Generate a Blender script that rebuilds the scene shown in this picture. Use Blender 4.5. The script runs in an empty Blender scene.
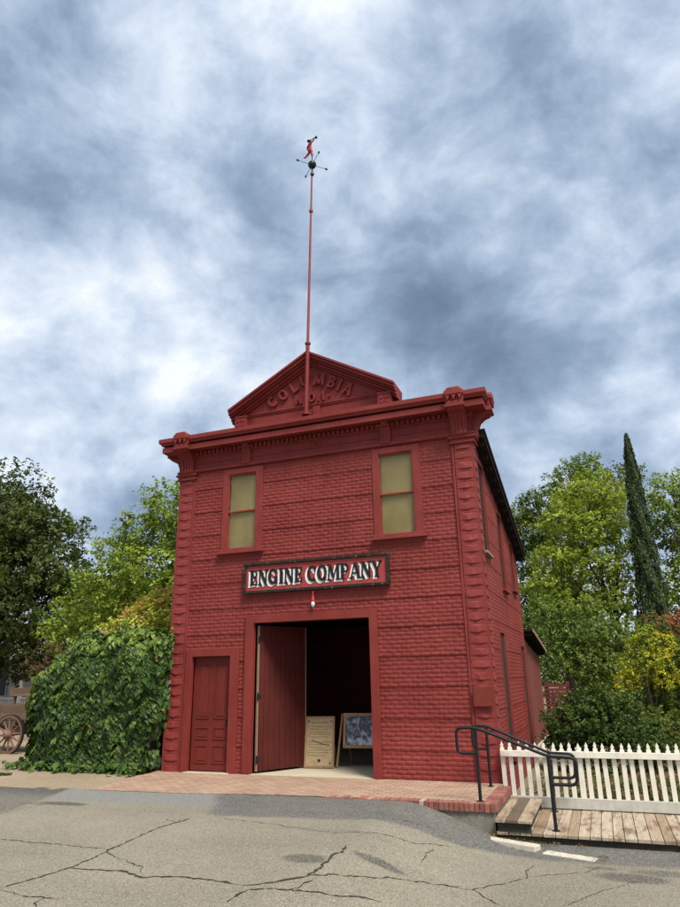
import bpy, bmesh, math, random
import numpy as np
from mathutils import Vector, Matrix, noise as mnoise
random.seed(7)
RNG = np.random.default_rng(11)
scene = bpy.context.scene
COL = scene.collection
R = math.radians

# ------------------------------------------------------------------ node helpers
def new_mat(name):
    m = bpy.data.materials.new(name); m.use_nodes = True
    nt = m.node_tree; nt.nodes.clear()
    out = nt.nodes.new('ShaderNodeOutputMaterial')
    b = nt.nodes.new('ShaderNodeBsdfPrincipled')
    nt.links.new(b.outputs[0], out.inputs[0])
    return m, nt, b, out

def N(nt, kind, **kw):
    n = nt.nodes.new(kind)
    for k, v in kw.items():
        if k.startswith('i_'):
            key = k[2:]
            key = int(key) if key.isdigit() else key
            n.inputs[key].default_value = v
        else:
            setattr(n, k, v)
    return n

def L(nt, a, b): nt.links.new(a, b)

def ramp(nt, fac, stops):
    r = nt.nodes.new('ShaderNodeValToRGB')
    el = r.color_ramp.elements
    while len(el) < len(stops): el.new(0.5)
    for e, (p, c) in zip(el, stops):
        e.position = p
        e.color = (c, c, c, 1) if isinstance(c, (int, float)) else (*c, 1)
    L(nt, fac, r.inputs[0]); return r

def mix(nt, fac, a, b, blend='MIX'):
    n = nt.nodes.new('ShaderNodeMix'); n.data_type = 'RGBA'; n.blend_type = blend
    for v, s in ((fac, n.inputs[0]), (a, n.inputs[6]), (b, n.inputs[7])):
        if hasattr(v, 'is_linked') or hasattr(v, 'links'): L(nt, v, s)
        elif isinstance(v, (int, float)): s.default_value = v
        else: s.default_value = (*v, 1) if len(v) == 3 else v
    return n.outputs[2]

def noise_tex(nt, scale, detail=4, rough=.55, vec=None, dist=0):
    n = N(nt, 'ShaderNodeTexNoise'); n.inputs['Scale'].default_value = scale
    n.inputs['Detail'].default_value = detail; n.inputs['Roughness'].default_value = rough
    n.inputs['Distortion'].default_value = dist
    if vec is not None: L(nt, vec, n.inputs['Vector'])
    return n.outputs['Fac']

def objco(nt, scale=(1, 1, 1)):
    t = N(nt, 'ShaderNodeTexCoord'); m = N(nt, 'ShaderNodeMapping')
    m.inputs['Scale'].default_value = scale
    L(nt, t.outputs['Object'], m.inputs[0]); return m.outputs[0]

def bump(nt, b, h, dist=.01, strength=.6):
    n = N(nt, 'ShaderNodeBump'); n.inputs['Strength'].default_value = strength
    n.inputs['Distance'].default_value = dist
    L(nt, h, n.inputs['Height']); L(nt, n.outputs[0], b.inputs['Normal'])

def paint(name, col, col2, rough=.55, scale=3., wear=None, fine=60., bstr=.35, bdist=.004, streak=True):
    m, nt, b, _ = new_mat(name)
    co = objco(nt)
    n1 = noise_tex(nt, scale, 6, .6, co)
    c = mix(nt, ramp(nt, n1, [(.3, 0.), (.7, 1.)]).outputs[0], col, col2)
    if streak:
        n2 = noise_tex(nt, 5., 5, .6, objco(nt, (3, 3, .25)))
        c = mix(nt, ramp(nt, n2, [(.45, 0.), (.8, .45)]).outputs[0], c, tuple(x * .62 for x in col))
    n4 = noise_tex(nt, .9, 5, .6, co)
    c = mix(nt, ramp(nt, n4, [(.46, 0.), (.72, .32)]).outputs[0], c, tuple(min(1, x * 1.3 + .008) for x in col2))
    if wear:
        n3 = noise_tex(nt, 14., 8, .7, co)
        c = mix(nt, ramp(nt, n3, [(.58, 0.), (.68, 1.)]).outputs[0], c, wear)
    L(nt, c, b.inputs['Base Color'])
    b.inputs['Roughness'].default_value = rough; b.inputs['Specular IOR Level'].default_value = .22
    bump(nt, b, noise_tex(nt, fine, 4, .6, co), bdist, bstr)
    return m

def plain(name, col, rough=.6, metal=0.):
    m, nt, b, _ = new_mat(name)
    n = noise_tex(nt, 20, 5, .6, objco(nt))
    c = mix(nt, ramp(nt, n, [(.3, 0.), (.75, 1.)]).outputs[0], tuple(x * .78 for x in col), tuple(min(1, x * 1.18) for x in col))
    L(nt, c, b.inputs['Base Color']); b.inputs['Roughness'].default_value = rough; b.inputs['Metallic'].default_value = metal; b.inputs['Specular IOR Level'].default_value = .25
    bump(nt, b, noise_tex(nt, 80, 4, .6, objco(nt)), .002, .3)
    return m

def wood(name, cols, axis='x', rough=.75, stain=None):
    """weathered boards: a tone per board (per mesh island) with grain along one axis"""
    m, nt, b, _ = new_mat(name)
    g = N(nt, 'ShaderNodeNewGeometry')
    r = ramp(nt, g.outputs['Random Per Island'], [(i / max(1, len(cols) - 1), c) for i, c in enumerate(cols)] if len(cols) > 1 else [(0, cols[0]), (1, cols[0])])
    sc = {'x': (.6, 14, 14), 'y': (14, .6, 14), 'z': (14, 14, .6)}[axis]
    gr = noise_tex(nt, 3., 6, .65, objco(nt, sc), .6)
    c = mix(nt, ramp(nt, gr, [(.35, 0.), (.65, 1.)]).outputs[0], mix(nt, .38, r.outputs[0], (.03, .02, .012)), r.outputs[0])
    if stain:
        n3 = noise_tex(nt, 2.6, 6, .7, objco(nt, {'x': (.5, 2, 2), 'y': (2.4, .6, 2), 'z': (2, 2, .5)}[axis]))
        c = mix(nt, ramp(nt, n3, [(.50, 0.), (.62, .9)]).outputs[0], c, stain)
    L(nt, c, b.inputs['Base Color']); b.inputs['Roughness'].default_value = rough
    bump(nt, b, gr, .006, .5)
    return m

# ------------------------------------------------------------------ mesh builder
class MB:
    def __init__(s): s.v = []; s.f = []; s.mi = []; s.cur = 0
    def add(s, vs, fs):
        o = len(s.v); s.v += [tuple(p) for p in vs]
        s.f += [tuple(i + o for i in f) for f in fs]; s.mi += [s.cur] * len(fs); return s
    def box(s, x0, x1, y0, y1, z0, z1, M=None):
        vs = [(x, y, z) for z in (z0, z1) for y in (y0, y1) for x in (x0, x1)]
        if M is not None: vs = [M @ Vector(p) for p in vs]
        return s.add(vs, [(0, 2, 3, 1), (4, 5, 7, 6), (0, 1, 5, 4), (2, 6, 7, 3), (0, 4, 6, 2), (1, 3, 7, 5)])
    def prism(s, poly, fn, d0, d1):
        """poly 2D (a,b) counter-clockwise, fn(a,b,d)->3D"""
        n = len(poly)
        vs = [fn(a, b, d0) for a, b in poly] + [fn(a, b, d1) for a, b in poly]
        fs = [tuple(range(n - 1, -1, -1)), tuple(range(n, 2 * n))] + [(i, (i + 1) % n, n + (i + 1) % n, n + i) for i in range(n)]
        return s.add(vs, fs)
    def tube(s, path, r, n=8, caps=True):
        path = [Vector(p) for p in path]
        rs = r if isinstance(r, (list, tuple)) else [r] * len(path)
        rings = []; up = None
        for i, p in enumerate(path):
            t = (path[min(i + 1, len(path) - 1)] - path[max(i - 1, 0)]).normalized()
            if up is None: up = Vector((0, 0, 1)) if abs(t.z) < .9 else Vector((1, 0, 0))
            u = (up - t * up.dot(t))
            u = u.normalized() if u.length > 1e-5 else t.orthogonal().normalized()
            w = t.cross(u); up = u
            rings.append([p + (u * math.cos(a) + w * math.sin(a)) * rs[i] for a in [2 * math.pi * k / n for k in range(n)]])
        vs = [q for ring in rings for q in ring]; fs = []
        for i in range(len(rings) - 1):
            for k in range(n):
                fs.append((i * n + k, i * n + (k + 1) % n, (i + 1) * n + (k + 1) % n, (i + 1) * n + k))
        if caps: fs += [tuple(range(n - 1, -1, -1)), tuple(range((len(rings) - 1) * n, len(rings) * n))]
        return s.add(vs, fs)
    def lathe(s, prof, c=(0, 0, 0), n=16):
        """prof [(r,z)] bottom to top around z"""
        vs = [(c[0] + r * math.cos(2 * math.pi * k / n), c[1] + r * math.sin(2 * math.pi * k / n), c[2] + z) for r, z in prof for k in range(n)]
        fs = [(i * n + k, i * n + (k + 1) % n, (i + 1) * n + (k + 1) % n, (i + 1) * n + k) for i in range(len(prof) - 1) for k in range(n)]
        fs += [tuple(range(n - 1, -1, -1)), tuple(range((len(prof) - 1) * n, len(prof) * n))]
        return s.add(vs, fs)
    def sweep(s, path, prof, caps=True):
        """closed profile [(outward,z)] swept along a polyline in plan; outward = right side of travel"""
        P = [Vector((p[0], p[1])) for p in path]; offs = []
        for i in range(len(P)):
            ds = []
            if i > 0: ds.append((P[i] - P[i - 1]).normalized())
            if i < len(P) - 1: ds.append((P[i + 1] - P[i]).normalized())
            ns = [Vector((d.y, -d.x)) for d in ds]
            m = sum(ns, Vector((0, 0))).normalized()
            offs.append(m / max(.3, m.dot(ns[0])))
        n = len(prof); vs = []
        for p, o in zip(P, offs): vs += [(p.x + o.x * d, p.y + o.y * d, z) for d, z in prof]
        fs = [(i * n + k, (i + 1) * n + k, (i + 1) * n + (k + 1) % n, i * n + (k + 1) % n) for i in range(len(P) - 1) for k in range(n)]
        if caps: fs += [tuple(range(n)), tuple(range(len(P) * n - 1, (len(P) - 1) * n - 1, -1))]
        return s.add(vs, fs)
    def build(s, name, mats, parent=None, loc=(0, 0, 0), bevel=0, smooth=False, kind=None, autosmooth=None):
        me = bpy.data.meshes.new(name)
        me.from_pydata([(x - loc[0], y - loc[1], z - loc[2]) for x, y, z in s.v], [], s.f)
        for m in (mats if isinstance(mats, (list, tuple)) else [mats]): me.materials.append(m)
        if any(s.mi): me.polygons.foreach_set('material_index', s.mi)
        bm = bmesh.new(); bm.from_mesh(me); bmesh.ops.recalc_face_normals(bm, faces=bm.faces); bm.to_mesh(me); bm.free()
        if smooth:
            me.polygons.foreach_set('use_smooth', [True] * len(me.polygons))
            if autosmooth: me.set_sharp_from_angle(angle=R(autosmooth))
        o = bpy.data.objects.new(name, me); COL.objects.link(o)
        o.location = loc
        if parent is not None:
            o.parent = parent
            pl = Vector((0, 0, 0)); q = parent
            while q is not None: pl += q.location; q = q.parent
            o.location = Vector(loc) - pl
        if bevel:
            b = o.modifiers.new('bevel', 'BEVEL'); b.width = bevel; b.segments = 2; b.limit_method = 'ANGLE'; b.angle_limit = R(40)
        if kind: o['kind'] = kind
        return o

def thing(name, loc, label, cat, group=None):
    o = bpy.data.objects.new(name, None); COL.objects.link(o); o.location = loc
    o.empty_display_size = .2
    return tag(o, label, cat, group)
def tag(o, label, cat, group=None):
    o['label'] = label; o['category'] = cat
    if group: o['group'] = group
    return o

def np_mesh(name, verts, faces4, mats, parent=None, col=None, smooth=False, tri=False, kind=None, origin=None):
    """fast mesh of quads/tris from numpy; col = per-face colour (n,3)"""
    me = bpy.data.meshes.new(name)
    nv, nf = len(verts), len(faces4); k = faces4.shape[1]
    off = np.zeros(3)
    if parent is not None:
        q = parent
        while q is not None: off = off + np.array(q.location); q = q.parent
    elif origin is not None: off = np.array(origin, float)
    me.vertices.add(nv); me.vertices.foreach_set('co', np.ascontiguousarray(verts - off, dtype=np.float32).ravel())
    me.loops.add(nf * k); me.loops.foreach_set('vertex_index', faces4.astype(np.int32).ravel())
    me.polygons.add(nf)
    me.polygons.foreach_set('loop_start', np.arange(0, nf * k, k, dtype=np.int32))
    me.polygons.foreach_set('loop_total', np.full(nf, k, dtype=np.int32))
    if smooth: me.polygons.foreach_set('use_smooth', np.ones(nf, bool))
    if col is not None:
        a = me.attributes.new('tone', 'FLOAT_COLOR', 'FACE')
        a.data.foreach_set('color', np.concatenate([col, np.ones((nf, 1))], 1).astype(np.float32).ravel())
    me.update(calc_edges=True); me.validate()
    for m in (mats if isinstance(mats, (list, tuple)) else [mats]): me.materials.append(m)
    o = bpy.data.objects.new(name, me); COL.objects.link(o)
    if parent is not None: o.parent = parent
    elif origin is not None: o.location = origin
    if kind: o['kind'] = kind
    return o

def sstep(a, b, x):
    t = np.clip((np.asarray(x, float) - a) / (b - a), 0, 1); return t * t * (3 - 2 * t)

# ground: level at the left, falling away to the right of the building
def zf(x, y):
    a = 1 - .45 * sstep(-3.2, -9, y)
    return -.42 * sstep(-2.9, -1.25, x) * a

# ------------------------------------------------------------------ world, sun, camera
SUN_EL, SUN_AZ = R(56), R(48)     # azimuth from -Y (behind the camera) towards +X
sd = Vector((math.sin(SUN_AZ) * math.cos(SUN_EL), -math.cos(SUN_AZ) * math.cos(SUN_EL), math.sin(SUN_EL)))
w = bpy.data.worlds.new("World"); scene.world = w; w.use_nodes = True
nt = w.node_tree; nt.nodes.clear()
wo = nt.nodes.new('ShaderNodeOutputWorld'); bg = nt.nodes.new('ShaderNodeBackground')
L(nt, bg.outputs[0], wo.inputs[0]); bg.inputs['Strength'].default_value = .1
sky = N(nt, 'ShaderNodeTexSky'); sky.sky_type = 'NISHITA'; sky.sun_disc = False
sky.sun_elevation = SUN_EL; sky.sun_rotation = math.atan2(sd.x, sd.y); sky.altitude = 600
tc = N(nt, 'ShaderNodeTexCoord')
sep = N(nt, 'ShaderNodeSeparateXYZ'); L(nt, tc.outputs['Generated'], sep.inputs[0])
zc = N(nt, 'ShaderNodeMath', operation='MAXIMUM'); L(nt, sep.outputs[2], zc.inputs[0]); zc.inputs[1].default_value = 0.0
zo = N(nt, 'ShaderNodeMath', operation='ADD'); L(nt, zc.outputs[0], zo.inputs[0]); zo.inputs[1].default_value = .42
dv = N(nt, 'ShaderNodeCombineXYZ')
for i in (0, 1):
    d = N(nt, 'ShaderNodeMath', operation='DIVIDE'); L(nt, sep.outputs[i], d.inputs[0]); L(nt, zo.outputs[0], d.inputs[1]); L(nt, d.outputs[0], dv.inputs[i])
def cloudmap(rot, sc, loc):
    m = N(nt, 'ShaderNodeMapping'); m.inputs['Rotation'].default_value = (0, 0, R(rot)); m.inputs['Scale'].default_value = sc
    m.inputs['Location'].default_value = loc; L(nt, dv.outputs[0], m.inputs[0]); return m.outputs[0]
wn = N(nt, 'ShaderNodeTexNoise'); wn.inputs['Scale'].default_value = 1.6; wn.inputs['Detail'].default_value = 4; L(nt, dv.outputs[0], wn.inputs['Vector'])
wv = N(nt, 'ShaderNodeVectorMath', operation='MULTIPLY_ADD'); L(nt, wn.outputs['Color'], wv.inputs[0]); wv.inputs[1].default_value = (.18, .18, 0); L(nt, dv.outputs[0], wv.inputs[2])
dv = wv
gm = N(nt, 'ShaderNodeMapping'); gm.inputs['Scale'].default_value = (1, 1, 1.35); gm.inputs['Location'].default_value = (3.6, 3.8, 1.3); L(nt, tc.outputs['Generated'], gm.inputs[0])
cA = noise_tex(nt, 1.7, 4, .5, cloudmap(40, (1.0, 1.35, 1), (3.4, 4.0, 0)), 0)     # masses of cloud
cB = noise_tex(nt, 5.5, 10, .60, gm.outputs[0], .18)       # billows
cC = noise_tex(nt, .75, 2, .5, cloudmap(0, (1, 1, 1), (8.4, 0.2, 9)), 0)             # broad patches
def madd(a, ka, b=None, kb=0):
    m = N(nt, 'ShaderNodeMath', operation='MULTIPLY_ADD'); L(nt, a, m.inputs[0]); m.inputs[1].default_value = ka
    if b is None: m.inputs[2].default_value = kb
    else: L(nt, b, m.inputs[2])
    return m.outputs[0]
cs = madd(cA, .70, madd(cB, .58, madd(cC, .46, None, -.372)))
zr = ramp(nt, sep.outputs[2], [(0., .13), (.2, .075), (.36, .01), (.6, -.015), (.8, -.01)])
zs = N(nt, 'ShaderNodeMath', operation='ADD'); L(nt, cs, zs.inputs[0]); L(nt, zr.outputs[0], zs.inputs[1])
cr = ramp(nt, zs.outputs[0], [(.24, (.135, .18, .265)), (.34, (.175, .24, .345)), (.43, (.255, .34, .475)), (.51, (.40, .50, .645)), (.585, (.60, .69, .82)), (.68, (.88, .93, .99))])
vm = N(nt, 'ShaderNodeVectorMath', operation='SCALE'); L(nt, cr.outputs[0], vm.inputs[0]); vm.inputs['Scale'].default_value = 9.0
# thin bright overcast around the hidden sun
dt = N(nt, 'ShaderNodeVectorMath', operation='DOT_PRODUCT'); L(nt, tc.outputs['Generated'], dt.inputs[0]); dt.inputs[1].default_value = sd
mx = N(nt, 'ShaderNodeMath', operation='MAXIMUM'); L(nt, dt.outputs['Value'], mx.inputs[0]); mx.inputs[1].default_value = 0
pw = N(nt, 'ShaderNodeMath', operation='POWER'); L(nt, mx.outputs[0], pw.inputs[0]); pw.inputs[1].default_value = 5.
gl = N(nt, 'ShaderNodeVectorMath', operation='SCALE'); gl.inputs[0].default_value = (1.0, .97, .9); L(nt, madd(pw.outputs[0], 9.), gl.inputs['Scale'])
ad = N(nt, 'ShaderNodeVectorMath', operation='ADD'); L(nt, vm.outputs[0], ad.inputs[0]); L(nt, gl.outputs[0], ad.inputs[1])
L(nt, mix(nt, .94, sky.outputs[0], ad.outputs[0]), bg.inputs['Color'])

sun = bpy.data.lights.new('sun', 'SUN'); sun.energy = 4.2; sun.angle = R(18); sun.color = (1, .94, .84)
so = bpy.data.objects.new('sun', sun); COL.objects.link(so)
so.rotation_euler = sd.to_track_quat('Z', 'Y').to_euler()

cam = bpy.data.cameras.new('camera'); cam.sensor_fit = 'HORIZONTAL'; cam.sensor_width = 36; cam.lens = 650 / 680 * 36
cam.clip_start = .05; cam.clip_end = 2000
co = bpy.data.objects.new('camera', cam); COL.objects.link(co); scene.camera = co
p_, y_, r_ = R(19.06813531), R(20.54905703), R(-1.04160316)
Fv = Vector((-math.sin(y_) * math.cos(p_), math.cos(y_) * math.cos(p_), math.sin(p_)))
Rv = Vector((math.cos(y_), math.sin(y_), 0)); Uv = Rv.cross(Fv)
R2 = Rv * math.cos(r_) + Uv * math.sin(r_); U2 = -Rv * math.sin(r_) + Uv * math.cos(r_)
mw = Matrix((R2, U2, -Fv)).transposed().to_4x4(); mw.translation = Vector((0, -11.8, 1.654)); co.matrix_world = mw

vs_ = scene.view_settings; vs_.view_transform = 'Standard'; vs_.look = 'None'; vs_.gamma = 1; vs_.use_curve_mapping = False; vs_.exposure = 0.35

# ------------------------------------------------------------------ materials
M = {}
M['brick'] = paint('red_pressed_metal', (.165, .0235, .0195), (.220, .036, .030), .62, 1.2, None, 40, .9, .010)
M['quoin'] = paint('red_quoin_paint', (.168, .0245, .021), (.22, .037, .031), .62, 3, None, 90, .3, .003)
M['trim'] = paint('red_trim_paint', (.158, .023, .017), (.20, .031, .024), .6, 2, None, 70, .25, .003)
M['cornice'] = paint('red_cornice_paint', (.158, .021, .018), (.21, .032, .027), .6, 2.4, None, 70, .25, .003)
M['door'] = paint('dark_red_door', (.115, .016, .0105), (.145, .021, .014), .6, 2, None, 60, .2, .003)
M['barn'] = paint('maroon_barn_door', (.055, .0085, .0065), (.082, .012, .0095), .8, 2, None, 60, .2, .003)
M['edge'] = plain('pale_leaf_edge', (.32, .24, .15), .8)  # pale strips down both upright edges of the open leaf
M['glassback'] = None
M['black'] = plain('black_paint', (.010, .010, .011), .5)
M['iron'] = plain('dark_iron', (.03, .03, .032), .5, .6)
M['white'] = paint('white_fence_paint', (.62, .575, .475), (.72, .68, .59), .7, 4, (.40, .34, .25), 40, .2, .003)
M['kick'] = paint('pale_grey_board', (.38, .37, .32), (.47, .455, .40), .75, 4, (.27, .25, .21), 40, .2, .003)
M['deck'] = wood('grey_brown_deck', [(.36, .29, .20), (.45, .38, .275), (.28, .19, .115), (.47, .40, .30), (.40, .33, .235), (.43, .355, .25)], 'y', .85, (.15, .085, .045))
M['curb'] = paint('worn_white_concrete', (.40, .365, .29), (.50, .465, .385), .85, 6, (.22, .19, .15), 50, .4, .006)
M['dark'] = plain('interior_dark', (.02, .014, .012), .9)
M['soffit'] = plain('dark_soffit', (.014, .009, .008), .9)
M['concrete'] = paint('beige_concrete', (.36, .31, .225), (.45, .39, .29), .85, 3, None, 60, .4, .004, False)
M['green'] = plain('dark_green_shutter', (.022, .026, .017), .7)
M['plate'] = plain('brown_red_plate', (.16, .028, .018), .5)
M['pole'] = paint('rust_red_pole', (.19, .034, .028), (.24, .05, .04), .6, 6, None, 60, .2, .002)
M['polelow'] = M['cornice']
M['ball'] = plain('blue_black_ball', (.02, .026, .035), .35, .3)
M['vane'] = plain('bright_red_vane', (.34, .018, .016), .6)
M['signred'] = paint('sign_red', (.30, .042, .040), (.35, .055, .05), .5, 4, None, 60, .2, .002)
M['signblack'] = plain('letter_black', (.012, .011, .012), .5)
M['signwhite'] = plain('letter_white', (.80, .79, .76), .5)
M['signframe'] = paint('worn_black_frame', (.012, .010, .009), (.03, .022, .016), .7, 6, (.20, .13, .075), 50, .4, .004)
M['bark'] = plain('grey_bark', (.09, .07, .05), .95)
M['barkdark'] = plain('dark_bark', (.045, .037, .028), .95)

def brickpave():
    m, nt, b, _ = new_mat('salmon_brick_paving')
    co = objco(nt)
    br = N(nt, 'ShaderNodeTexBrick'); L(nt, co, br.inputs['Vector'])
    br.inputs['Scale'].default_value = 1; br.inputs['Brick Width'].default_value = .205; br.inputs['Row Height'].default_value = .105
    br.inputs['Mortar Size'].default_value = .011; br.inputs['Mortar Smooth'].default_value = .3; br.inputs['Bias'].default_value = -.1
    br.inputs['Color1'].default_value = (.29, .175, .12, 1); br.inputs['Color2'].default_value = (.38, .255, .18, 1); br.inputs['Mortar'].default_value = (.19, .14, .10, 1)
    n = noise_tex(nt, 1.6, 6, .65, co)
    c = mix(nt, ramp(nt, n, [(.45, 0.), (.75, .45)]).outputs[0], br.outputs['Color'], (.40, .30, .205))
    n2 = noise_tex(nt, 22, 5, .7, co)
    c = mix(nt, ramp(nt, n2, [(.5, 0.), (.75, .5)]).outputs[0], c, (.24, .11, .08))
    L(nt, c, b.inputs['Base Color']); b.inputs['Roughness'].default_value = .85
    inv = N(nt, 'ShaderNodeMath', operation='SUBTRACT'); inv.inputs[0].default_value = 1; L(nt, br.outputs['Fac'], inv.inputs[1])
    bump(nt, b, inv.outputs[0], .008, .7)
    return m
M['pave'] = brickpave()

def edgebrick():
    m, nt, b, _ = new_mat('edge_brick')
    g = N(nt, 'ShaderNodeNewGeometry')
    r = ramp(nt, g.outputs['Random Per Island'], [(0, (.15, .045, .033)), (.4, (.21, .065, .048)), (.7, (.26, .10, .07)), (.95, (.19, .06, .042)), (1, (.42, .36, .30))])
    n = noise_tex(nt, 25, 6, .7, objco(nt))
    L(nt, mix(nt, ramp(nt, n, [(.5, 0.), (.8, .45)]).outputs[0], r.outputs[0], (.34, .24, .19)), b.inputs['Base Color'])
    b.inputs['Roughness'].default_value = .9
    bump(nt, b, noise_tex(nt, 70, 5, .7, objco(nt)), .004, .6); return m
M['edgebrick'] = edgebrick()

def asphalt():
    m, nt, b, _ = new_mat('worn_asphalt')
    co = objco(nt)
    def at(n):
        a = N(nt, 'ShaderNodeAttribute'); a.attribute_name = n; return a.outputs['Fac']
    big = noise_tex(nt, .55, 6, .6, co)
    base = mix(nt, ramp(nt, big, [(.35, 0.), (.68, 1.)]).outputs[0], (.180, .160, .116), (.234, .209, .155))
    tyre = noise_tex(nt, 1.3, 5, .6, objco(nt, (.25, 1.4, 1)))
    base = mix(nt, ramp(nt, tyre, [(.5, 0.), (.75, .4)]).outputs[0], base, (.138, .124, .094))
    base = mix(nt, at('greyslab'), base, (.17, .175, .17))
    pn = noise_tex(nt, 3, 6, .7, co)
    base = mix(nt, at('patch'), base, mix(nt, ramp(nt, pn, [(.4, 0.), (.7, 1.)]).outputs[0], (.062, .063, .064), (.098, .099, .098)))
    base = mix(nt, at('old'), base, (.048, .045, .039))
    base = mix(nt, at('stain'), base, (.045, .043, .04))
    ag = N(nt, 'ShaderNodeTexVoronoi'); ag.inputs['Scale'].default_value = 105; L(nt, co, ag.inputs['Vector'])
    sp = N(nt, 'ShaderNodeSeparateColor'); L(nt, ag.outputs['Color'], sp.inputs[0])
    c = mix(nt, ramp(nt, sp.outputs[0], [(0, .75), (.45, 0.), (1., 0.)]).outputs[0], base, (.045, .04, .033))
    c = mix(nt, ramp(nt, sp.outputs[1], [(0, 0.), (.72, 0.), (1., .55)]).outputs[0], c, (.40, .36, .28))
    L(nt, c, b.inputs['Base Color']); b.inputs['Roughness'].default_value = .88
    h = N(nt, 'ShaderNodeMath', operation='MULTIPLY_ADD'); L(nt, ag.outputs['Distance'], h.inputs[0]); h.inputs[1].default_value = -.8
    L(nt, noise_tex(nt, 40, 6, .7, co), h.inputs[2])
    bump(nt, b, h.outputs[0], .006, .7)
    return m
M['asphalt'] = asphalt()
M['crack'] = plain('crack_dark', (.035, .03, .022), 1.)

def earth(name, a, b_, c_, s=1.):
    m, nt, b, _ = new_mat(name)
    co = objco(nt)
    c = mix(nt, ramp(nt, noise_tex(nt, .8 * s, 7, .65, co), [(.35, 0.), (.68, 1.)]).outputs[0], a, b_)
    c = mix(nt, ramp(nt, noise_tex(nt, 22 * s, 6, .75, co), [(.52, 0.), (.64, .8)]).outputs[0], c, c_)
    L(nt, c, b.inputs['Base Color']); b.inputs['Roughness'].default_value = .95
    bump(nt, b, noise_tex(nt, 30 * s, 7, .75, co), .02, .7); return m
M['dirt'] = earth('tan_dirt', (.235, .18, .115), (.30, .235, .155), (.15, .11, .065))
M['terrain'] = earth('dry_ground', (.17, .13, .075), (.12, .12, .05), (.08, .06, .035))

def leafmat(name, rough=.5, trans=.3):
    m, nt, b, out = new_mat(name)
    a = N(nt, 'ShaderNodeAttribute'); a.attribute_name = 'tone'
    L(nt, a.outputs['Color'], b.inputs['Base Color']); b.inputs['Roughness'].default_value = rough
    b.inputs['Specular IOR Level'].default_value = .15
    t = N(nt, 'ShaderNodeBsdfTranslucent'); L(nt, mix(nt, 1, a.outputs['Color'], (1.25, 1.3, .7), 'MULTIPLY'), t.inputs[0])
    mx = N(nt, 'ShaderNodeMixShader'); mx.inputs[0].default_value = trans
    L(nt, b.outputs[0], mx.inputs[1]); L(nt, t.outputs[0], mx.inputs[2]); L(nt, mx.outputs[0], out.inputs[0])
    return m
M['leaf'] = leafmat('foliage', .5, .32)
M['ivy'] = leafmat('ivy_leaf', .38, .15)

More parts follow.
